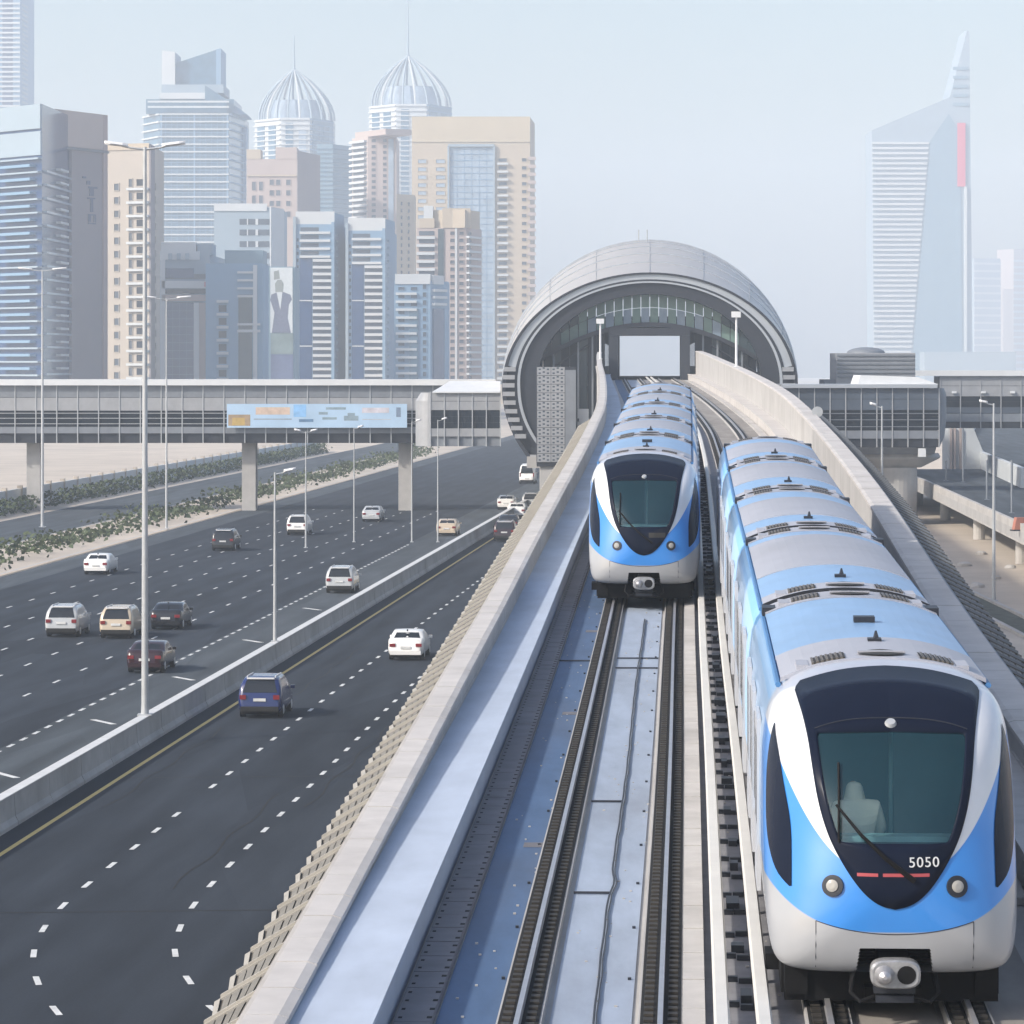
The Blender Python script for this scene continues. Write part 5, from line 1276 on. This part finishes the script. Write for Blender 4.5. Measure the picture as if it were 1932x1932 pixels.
# slanted sail tower on the right
Y = 2450; R0 = across(1645, Y)
rt_ = thing('tower', 'hazy tower with slanted roof and tall pointed fin on the right', 'building', (R0, Y, 0), 0, 'towers of the hazy skyline')
def rp(pts): return [(across(a,Y)-R0, up(b,Y)) for a, b in pts]
part('wall', MB().extrude_y([(x,z) for x,z in rp([(1649,745),(1836,745),(1829,60),(1825,56),(1797,165),(1792,183),(1645,246)])], 0, 45), G['w_grey'], rt_, fixn=True)
part('glass_face', MB().extrude_y(rp([(1716,742),(1816,742),(1812,250),(1790,215),(1755,265)]), -0.6, -0.01), G['w_teal'], rt_, fixn=True)
for k in range(45):
    y = 268+k*9.6; e = 1752-(y-268)*0.085
    part('floor_slab', MB().box(across(1645+(y-268)*0.009,Y)-R0, across(e,Y)-R0, -1.4, 0.05, up(y+4,Y), up(y,Y)), G['w_white'], rt_)
part('spine', MB().box(across(1819,Y)-R0, across(1824,Y)-R0, -1.8, 0.05, 0, up(352,Y)), G['w_white'], rt_)
part('red_sign', MB().box(across(1806,Y)-R0, across(1821,Y)-R0, -1.6, 0.05, up(352,Y), up(232,Y)), mat('tower_red', (0.60,0.09,0.14), 0.6), rt_)
part('podium', MB().box(across(1735,Y)-R0, across(1905,Y)-R0, -30, 20, 0, up(664,Y)), G['w_grey'], rt_)
for k in range(5): part('roof_louvre', MB().box(across(1798,Y)-R0, across(1826,Y)-R0, -0.7, 0.05, up(200-k*17,Y), up(194-k*17,Y)), G['w_teal'], rt_)
t = Tower('tower', 'faint grey tower in the haze right of the slanted tower', 4200, [(1838,0),(1888,20)], 487, 60, G['w_grey'])
t.bands('floor_slab', 0, 0, 1, 495, 700, 14, 4, 0.8, G['w_white'])
t = Tower('tower', 'faint pinkish tower in the haze at the right edge', 4300, [(1893,0),(1912,0),(1990,30)], 545, 60, G['w_rose'])
t.put('upper_tower', 1, 0, 1, 470, 560, 0.2, G['w_rose'], 30); t.bands('floor_slab', 1, 0, 1, 490, 700, 12, 4, 0.8, G['w_white'])
part('spire', MB().tube([(18,20,up(545,4300)),(18,20,up(480,4300))], [1.2,0.4], 6), G['w_grey'], t.root)

# ------------------------------------------------------------------ lamps, posts and signs
def lamp(name, label, x, y, z0, z1, r, arms, group, armlen=1.25, m=None, rise=0.12):
    m = m or M['galv']
    t = thing(name, label, 'street lamp', (x, y, z0), 0, group); h = z1-z0
    part('pole', MB().tube([(0,0,0),(0,0,0.5),(0,0,h)], [r*1.15,r,r*0.5], 12), m, t, smooth=False)
    part('base_plate', MB().box(-r*2,r*2,-r*2,r*2,0,0.06), m, t)
    for sg in arms:
        a = part('arm', MB().tube([(0,0,h-0.1),(sg*armlen*0.45,0,h-0.1+rise*0.5),(sg*armlen,0,h+rise)], [r*0.38,r*0.32,r*0.28], 6), m, t)
        part('lamp_head', MB().rings([[(sg*(armlen*0.55+q*armlen*0.75), w*s_, h+rise*(0.4+q*0.9)+zz) for s_, zz in ((-1,0),(-0.7,0.09),(0.7,0.09),(1,0),(0.6,-0.06),(-0.6,-0.06))] for q, w in ((0,0.05),(0.2,0.15),(0.75,0.17),(1,0.06))], True, 0, True, True), M['galv_white'], a, fixn=True)
    return t
hg = 'lamps along the highway'
lamp('street_lamp', 'tall double armed lamp post on the median nearest the camera', bx(150), 150, 1.06, 23.4, 0.14, (-1,1), hg, 1.22, M['galv'])
lamp('street_lamp', 'tall double armed lamp post in front of the dark blue balcony tower', across(80,350), 350, 0, 23.6, 0.15, (-1,1), hg, 1.7)
lamp('street_lamp', 'slim double armed lamp post in front of the blue glass panel block', across(314,345), 345, 0, 20.9, 0.11, (-1,1), hg, 1.7)
lamp('street_lamp', 'short slim post on the median beyond the tall double lamp', bx(190), 190, 1.06, 9.5, 0.09, (1,), hg, 0.8)
lamp('street_lamp', 'double headed lamp below the advertising banner', across(577,310), 310, 0, up(814,310), 0.08, (-1,1), hg, 0.72)
for a, b, lb in ((668,807,'single headed lamp below the middle of the advertising banner'),(777,795,'single headed lamp at the right end of the advertising banner'),(826,792,'single headed lamp in front of the paler bridge landing')):
    lamp('street_lamp', lb, across(a,320), 320, 0, up(b,320), 0.07, (1,), hg, 0.6)
lamp('street_lamp', 'right lamp post standing before the glazed pod', across(1664,226), 226, 0, up(766,226), 0.10, (-1,), 'lamps right of the viaduct', 0.55)
lamp('street_lamp', 'right lamp post standing on the sandy lot', across(1875,240), 240, 0, up(761,240), 0.12, (-1,), 'lamps right of the viaduct', 0.70)
for a, y0, y1, Y, lb in ((1817,808,936,380,'thin grey post left of the lamp on the elevated road'),(1785,872,934,385,'short grey post by the flared column'),(1862,868,958,330,'thin grey post before the sandy lot lamp'),(1909,868,984,300,'thin grey post at the right edge of the elevated road')):
    t = thing('post', lb, 'post', (across(a,Y), Y, 3.2), 0, 'posts on the elevated road')
    part('shaft', MB().tube([(0,0,0),(0,0,max(2.0,up(y0,Y)-3.2))], 0.09, 8), M['grey_panel'], t); part('base_plate', MB().box(-0.2,0.2,-0.2,0.2,0,0.05), M['grey_panel'], t)
for a, b0, b1, Y, u_side, lb in ((1103,604,700,322,-1,'white lamp post on the left parapet by the station mouth'),(1393,591,692,272,1,'white lamp post on the right parapet near the station')):
    cf = c_left if u_side < 0 else c_right; p = frame(Y, -3.05 if u_side < 0 else GAP+3.15, cf(Y))
    t = thing('parapet_lamp', lb, 'lamp post', p, 0, 'white lamp posts on the parapets'); h = up(b0,Y)-p.z
    part('pole', MB().tube([(0,0,0),(0,0,h)], [0.10,0.07], 8), M['galv_white'], t); part('head', MB().box(-0.34,0.30,-0.2,0.2,h-0.30,h+0.12), M['galv_white'], t); part('base_plate', MB().box(-0.18,0.18,-0.18,0.18,0,0.04), M['galv_white'], t)
p = frame(168, GAP+3.3, c_right(168))
t = thing('round_sign', 'pale grey round disc on a short post above the right parapet', 'sign', p)
zc_ = up(777,168)-p.z; xc_ = across(1541,168)-p.x
part('post', MB().tube([(0,0,0),(xc_*0.6,0,zc_-0.1),(xc_,0,zc_)], 0.035, 8), M['galv'], t); part('disc', MB().tube([(xc_,-0.08,zc_),(xc_,-0.05,zc_)], [0.24,0.24], 24), M['galv'], t)
t = thing('road_barrier', 'small orange water filled barrier on the elevated road at right edge', 'road barrier', (36.0,268,3.206), 0.3)
part('body', MB().extrude_y([(-0.9,0),(0.9,0),(0.85,0.25),(0.7,0.95),(-0.7,0.95),(-0.85,0.25)], -0.22, 0.22), mat('orange_plastic', (0.42,0.17,0.12), 0.6), t, fixn=True); part('foot', MB().box(-1.0,1.0,-0.3,0.3,0,0.1), M['dark_metal'], t)
for i, (a, b) in enumerate(((1820,1068),(1852,1046),(1878,1092),(1906,1072),(1842,1108))):
    Y = 106560/(b-690); s_ = 0.35+0.2*random.random()
    rk = MB(); rs = [[(s_*r*math.cos(2*PI*j/9)*(0.8+0.4*random.random()), s_*r*math.sin(2*PI*j/9)*(0.8+0.4*random.random()), s_*z) for j in range(9)] for r, z in ((1.0,0),(0.9,0.35),(0.5,0.6))]
    o = part('rubble_stone', rk.rings(rs, True, 0, True, True), M['concrete_pale'], None, (across(a,Y), Y, 0), fixn=True)
    tag(o, ('grey rubble stone on the sand left of the lamp','small stone on the sand below the elevated road','rubble stone on the sand right of the lamp base','pale stone on the sand at the right frame edge','stone on the sand beside the viaduct ledge')[i], 'stone', 'stones on the sandy lot')

# ------------------------------------------------------------------ vehicles
def paint(name, col, rough=0.25):
    m = mat(name, col, rough, 0.0, var=0.03, scale=1, coord='obj'); b = m.node_tree.nodes['Principled BSDF']; b.inputs['Coat Weight'].default_value = 0.6; b.inputs['Coat Roughness'].default_value = 0.05; return m
def vehicle(kind, pm, roofm=None):
    # y runs rearwards to forwards; camera sees the tail
    P = {'suv': dict(L=4.5,W=0.93,H=1.68,belt=1.02,tail=[(0,.42),(0.02,.62),(0.10,1.0),(0.26,1.42),(0.50,1.62)],front=[(2.7,1.64),(3.35,1.10),(4.35,.92),(4.5,.6)],gh=(0.22,3.2)),
         'sedan': dict(L=4.8,W=0.90,H=1.44,belt=0.94,tail=[(0,.40),(0.02,.68),(0.10,.96),(0.75,1.02),(1.35,1.38)],front=[(2.6,1.42),(3.45,.98),(4.6,.82),(4.8,.55)],gh=(0.80,3.3)),
         'van': dict(L=5.3,W=1.0,H=2.35,belt=1.25,tail=[(0,.40),(0.02,1.1),(0.06,1.9),(0.14,2.25),(0.4,2.33)],front=[(3.9,2.30),(4.7,1.35),(5.2,1.0),(5.3,.6)],gh=(0.08,4.6))}[kind]
    L, W, H, belt = P['L'], P['W'], P['H'], P['belt']
    top = curve(P['tail']+[((P['tail'][-1][0]+P['front'][0][0])/2, H)]+P['front'])
    low = lambda y: 0.26+0.14*max(0, (0.35-y)/0.35)**2+0.12*max(0, (y-(L-0.4))/0.4)**2
    mb = MB(); rs = []
    ys = [0.0,0.04,0.10,0.2,0.3,0.45,0.65,0.9,1.2,1.5,1.9,2.3,2.7,3.0,3.3,3.7,4.1,L-0.3,L-0.12,L]
    for y in ys:
        zt = top(y); zl = low(y); f = min(1.0, 0.86+0.14*min(1,y/0.25))*min(1.0, 0.80+0.2*min(1,(L-y)/0.5)); w = W*f
        b_ = min(belt, zl+(zt-zl)*0.75); gh = max(0.0, zt-belt); wt = w-0.42*min(gh,0.7)*0.62
        half = [(w*0.86,zl),(w*0.97,zl+0.10),(w,zl+(b_-zl)*0.55),(w*0.985,b_),(wt+ (w-wt)*0.25 if gh>0.1 else w*0.93, b_+(zt-b_)*0.7),(wt*0.93 if gh>0.1 else w*0.80, zt-0.03*(zt-b_)),(wt*0.6, zt),(0,zt+0.01)]
        rs.append([(x,y,z) for x,z in half]+[(-x,y,z) for x,z in half[-2::-1]])
    mb.rings(rs, True, 0, True, True)
    t = link('car', None); t.empty_display_size = 0.1
    bd = part('body', mb, pm, t, fixn=True, smooth=True)
    def tailpatch(nm, x0, x1, z0, z1, m, off=0.012, inset=0.0, par=None):
        def ysurf(z):
            lo, hi = 0.0, P['tail'][-1][0]+0.3
            for _ in range(30):
                mm = (lo+hi)/2
                if top(mm) < z: lo = mm
                else: hi = mm
            return lo
        n = 5; r = []
        for i in range(n+1):
            z = z0+(z1-z0)*i/n; y = ysurf(z)-off; k = inset*i/n
            r.append([(x0+k*(1 if x0<0 else -0)+(x1-k-(x0+k))*j/4*1.0, y, z) for j in range(5)])
        return part(nm, MB().rings(r, False), m, par or t, smooth=True)
    gz0, gz1 = belt+0.06, H-0.10
    tailpatch('rear_window', -W*0.78, W*0.78, gz0, gz1, M['car_glass'], 0.015, 0.14)
    if kind == 'sedan': zl0, zl1, wl = 0.70, 0.86, 0.30
    elif kind == 'suv': zl0, zl1, wl = 0.80, 0.98, 0.26
    else: zl0, zl1, wl = 0.9, 1.4, 0.12
    for sg in (-1,1):
        xa, xb = sorted((sg*W*0.90, sg*(W*0.90-wl)))
        part('tail_light', MB().box(xa,xb,-0.005,0.10,zl0,zl1), M['lamp_red'], t)
        part('door_mirror', MB().box(min(sg*W,sg*(W+0.18)),max(sg*W,sg*(W+0.18)),3.05,3.2,belt+0.0,belt+0.14), pm, t)
        ww = [(W-0.09,1.6,belt+0.05),(W-0.09,3.0,belt+0.05),(W-0.24,2.65,H-0.16),(W-0.24,1.6,H-0.16)] if kind!='van' else [(W+0.004,3.3,belt+0.05),(W+0.004,4.5,belt+0.05),(W-0.05,4.1,H-0.5),(W-0.02,3.3,H-0.5)]
        part('side_window', MB().add([(sg*(a+0.02),b,c) for a,b,c in ww],[(0,1,2,3)]), M['car_glass'], t, fixn=True)
    part('number_plate', MB().box(-0.26,0.26,-0.02,0.02,0.60 if kind!='suv' else 0.72,0.72 if kind!='suv' else 0.84), M['paint_white'], t)
    part('bumper', MB().box(-W*0.86,W*0.86,-0.06,0.12,0.30,0.50), M['tyre'] if kind!='sedan' else pm, t)
    part('underbody', MB().box(-W*0.8,W*0.8,0.15,L-0.2,0.16,0.30), M['black'], t)
    for y in (0.85, L-0.95):
        for sg in (-1,1):
            w_ = part('wheel', MB().tube([(sg*(W-0.23),y,0.33),(sg*(W-0.02),y,0.33)], 0.33, 18), M['tyre'], t)
            part('rim', MB().tube([(sg*(W-0.03),y,0.33),(sg*(W-0.005),y,0.33)], [0.20,0.19], 14), M['galv'], w_)
    part('roof_rail' if kind=='suv' else 'shark_fin', MB().box(-0.03,0.03,1.0,1.2,H-0.03,H+0.06) if kind!='suv' else MB().box(-W*0.66,-W*0.62,0.6,2.5,H-0.02,H+0.06).box(W*0.62,W*0.66,0.6,2.5,H-0.02,H+0.06).box(-W*0.62,W*0.62,0.36,0.50,H-0.06,H+0.0), M['galv_white'] if kind=='suv' else M['black'], t)
    return t
PAINT = {'white': paint('paint_car_white', (0.78,0.78,0.77)), 'navy': paint('paint_car_navy', (0.008,0.020,0.11)), 'maroon': paint('paint_car_maroon', (0.028,0.009,0.013)), 'beige': paint('paint_car_beige', (0.50,0.42,0.32)), 'black': paint('paint_car_black', (0.015,0.016,0.02)), 'silver': paint('paint_car_silver', (0.42,0.44,0.46))}
protos = {}
RD = -math.atan(0.0656)
def place(kind, col, x, y, label, rot=0.0, group='cars driving on the highway'):
    k = (kind, col)
    if k in protos: o = copy_tree(protos[k])
    else: o = vehicle(kind, PAINT[col]); protos[k] = o
    o.name = 'car' if kind != 'van' else 'van'
    o.location = (x, y, 0.008); o.rotation_euler = (0,0,RD+rot); tag(o, label, 'car' if kind != 'van' else 'van', group); return o
def gpos(a, b): Y = 106560/(b-690); return across(a, Y), Y
for kind, col, a, b, lb in (('suv','navy',489.5,1356,'navy blue hatchback driving away on the near carriageway'),
    ('sedan','white',765,1247,'white sedan driving away close to the viaduct'),
    ('sedan','maroon',272,1271,'dark maroon sedan half hidden by the tall lamp pole'),
    ('suv','silver',115,1203,'silver car with dark lower half left of the beige one'),
    ('suv','beige',218,1206,'beige car on the far carriageway left of the lamp pole'),
    ('sedan','black',312,1189,'black sedan just right of the lamp pole on the far carriageway'),
    ('van','white',994,913,'white van under the station left of the viaduct'),
    ('sedan','white',954,962,'white sedan in the queue beside the viaduct, farther of two'),
    ('sedan','white',974,978,'white sedan in the queue beside the viaduct, nearer of two'),
    ('suv','silver',1001,962,'silver car in the queue closest to the viaduct'),
    ('sedan','black',958,1003,'black sedan queued beside the viaduct behind the white ones'),
    ('suv','maroon',951,1022,'maroon car last in the queue beside the viaduct'),
    ('sedan','silver',700,985,'silver sedan far up the highway left of the queue'),
    ('suv','white',560,1010,'white car on the far carriageway before the footbridge'),
    ('suv','black',420,1040,'black car alone on the middle of the far carriageway'),
    ('sedan','beige',842,1012,'beige sedan near the median far up the highway'),
    ('sedan','white',180,1085,'white sedan on the far carriageway ahead of the beige car'),
    ('suv','silver',640,1120,'silver car passing the median halfway up the highway')):
    x, y = gpos(a, b); place(kind, col, x, y, lb)

# ------------------------------------------------------------------ haze over the whole place
hz = part('haze', MB().box(-2700,2700,-300,4700,-1.2,262), M['sand'])
hz['kind'] = 'stuff'
hm_ = bpy.data.materials.new('haze'); hm_.use_nodes = True; ht = hm_.node_tree
ht.nodes.remove(ht.nodes['Principled BSDF'])
pv_ = ht.nodes.new('ShaderNodeVolumePrincipled'); pv_.inputs['Color'].default_value = (0.79,0.885,1.0,1); pv_.inputs['Density'].default_value = 0.00035; pv_.inputs['Anisotropy'].default_value = 0.0
ht.links.new(pv_.outputs[0], ht.nodes['Material Output'].inputs['Volume'])
hz.data.materials.clear(); hz.data.materials.append(hm_)
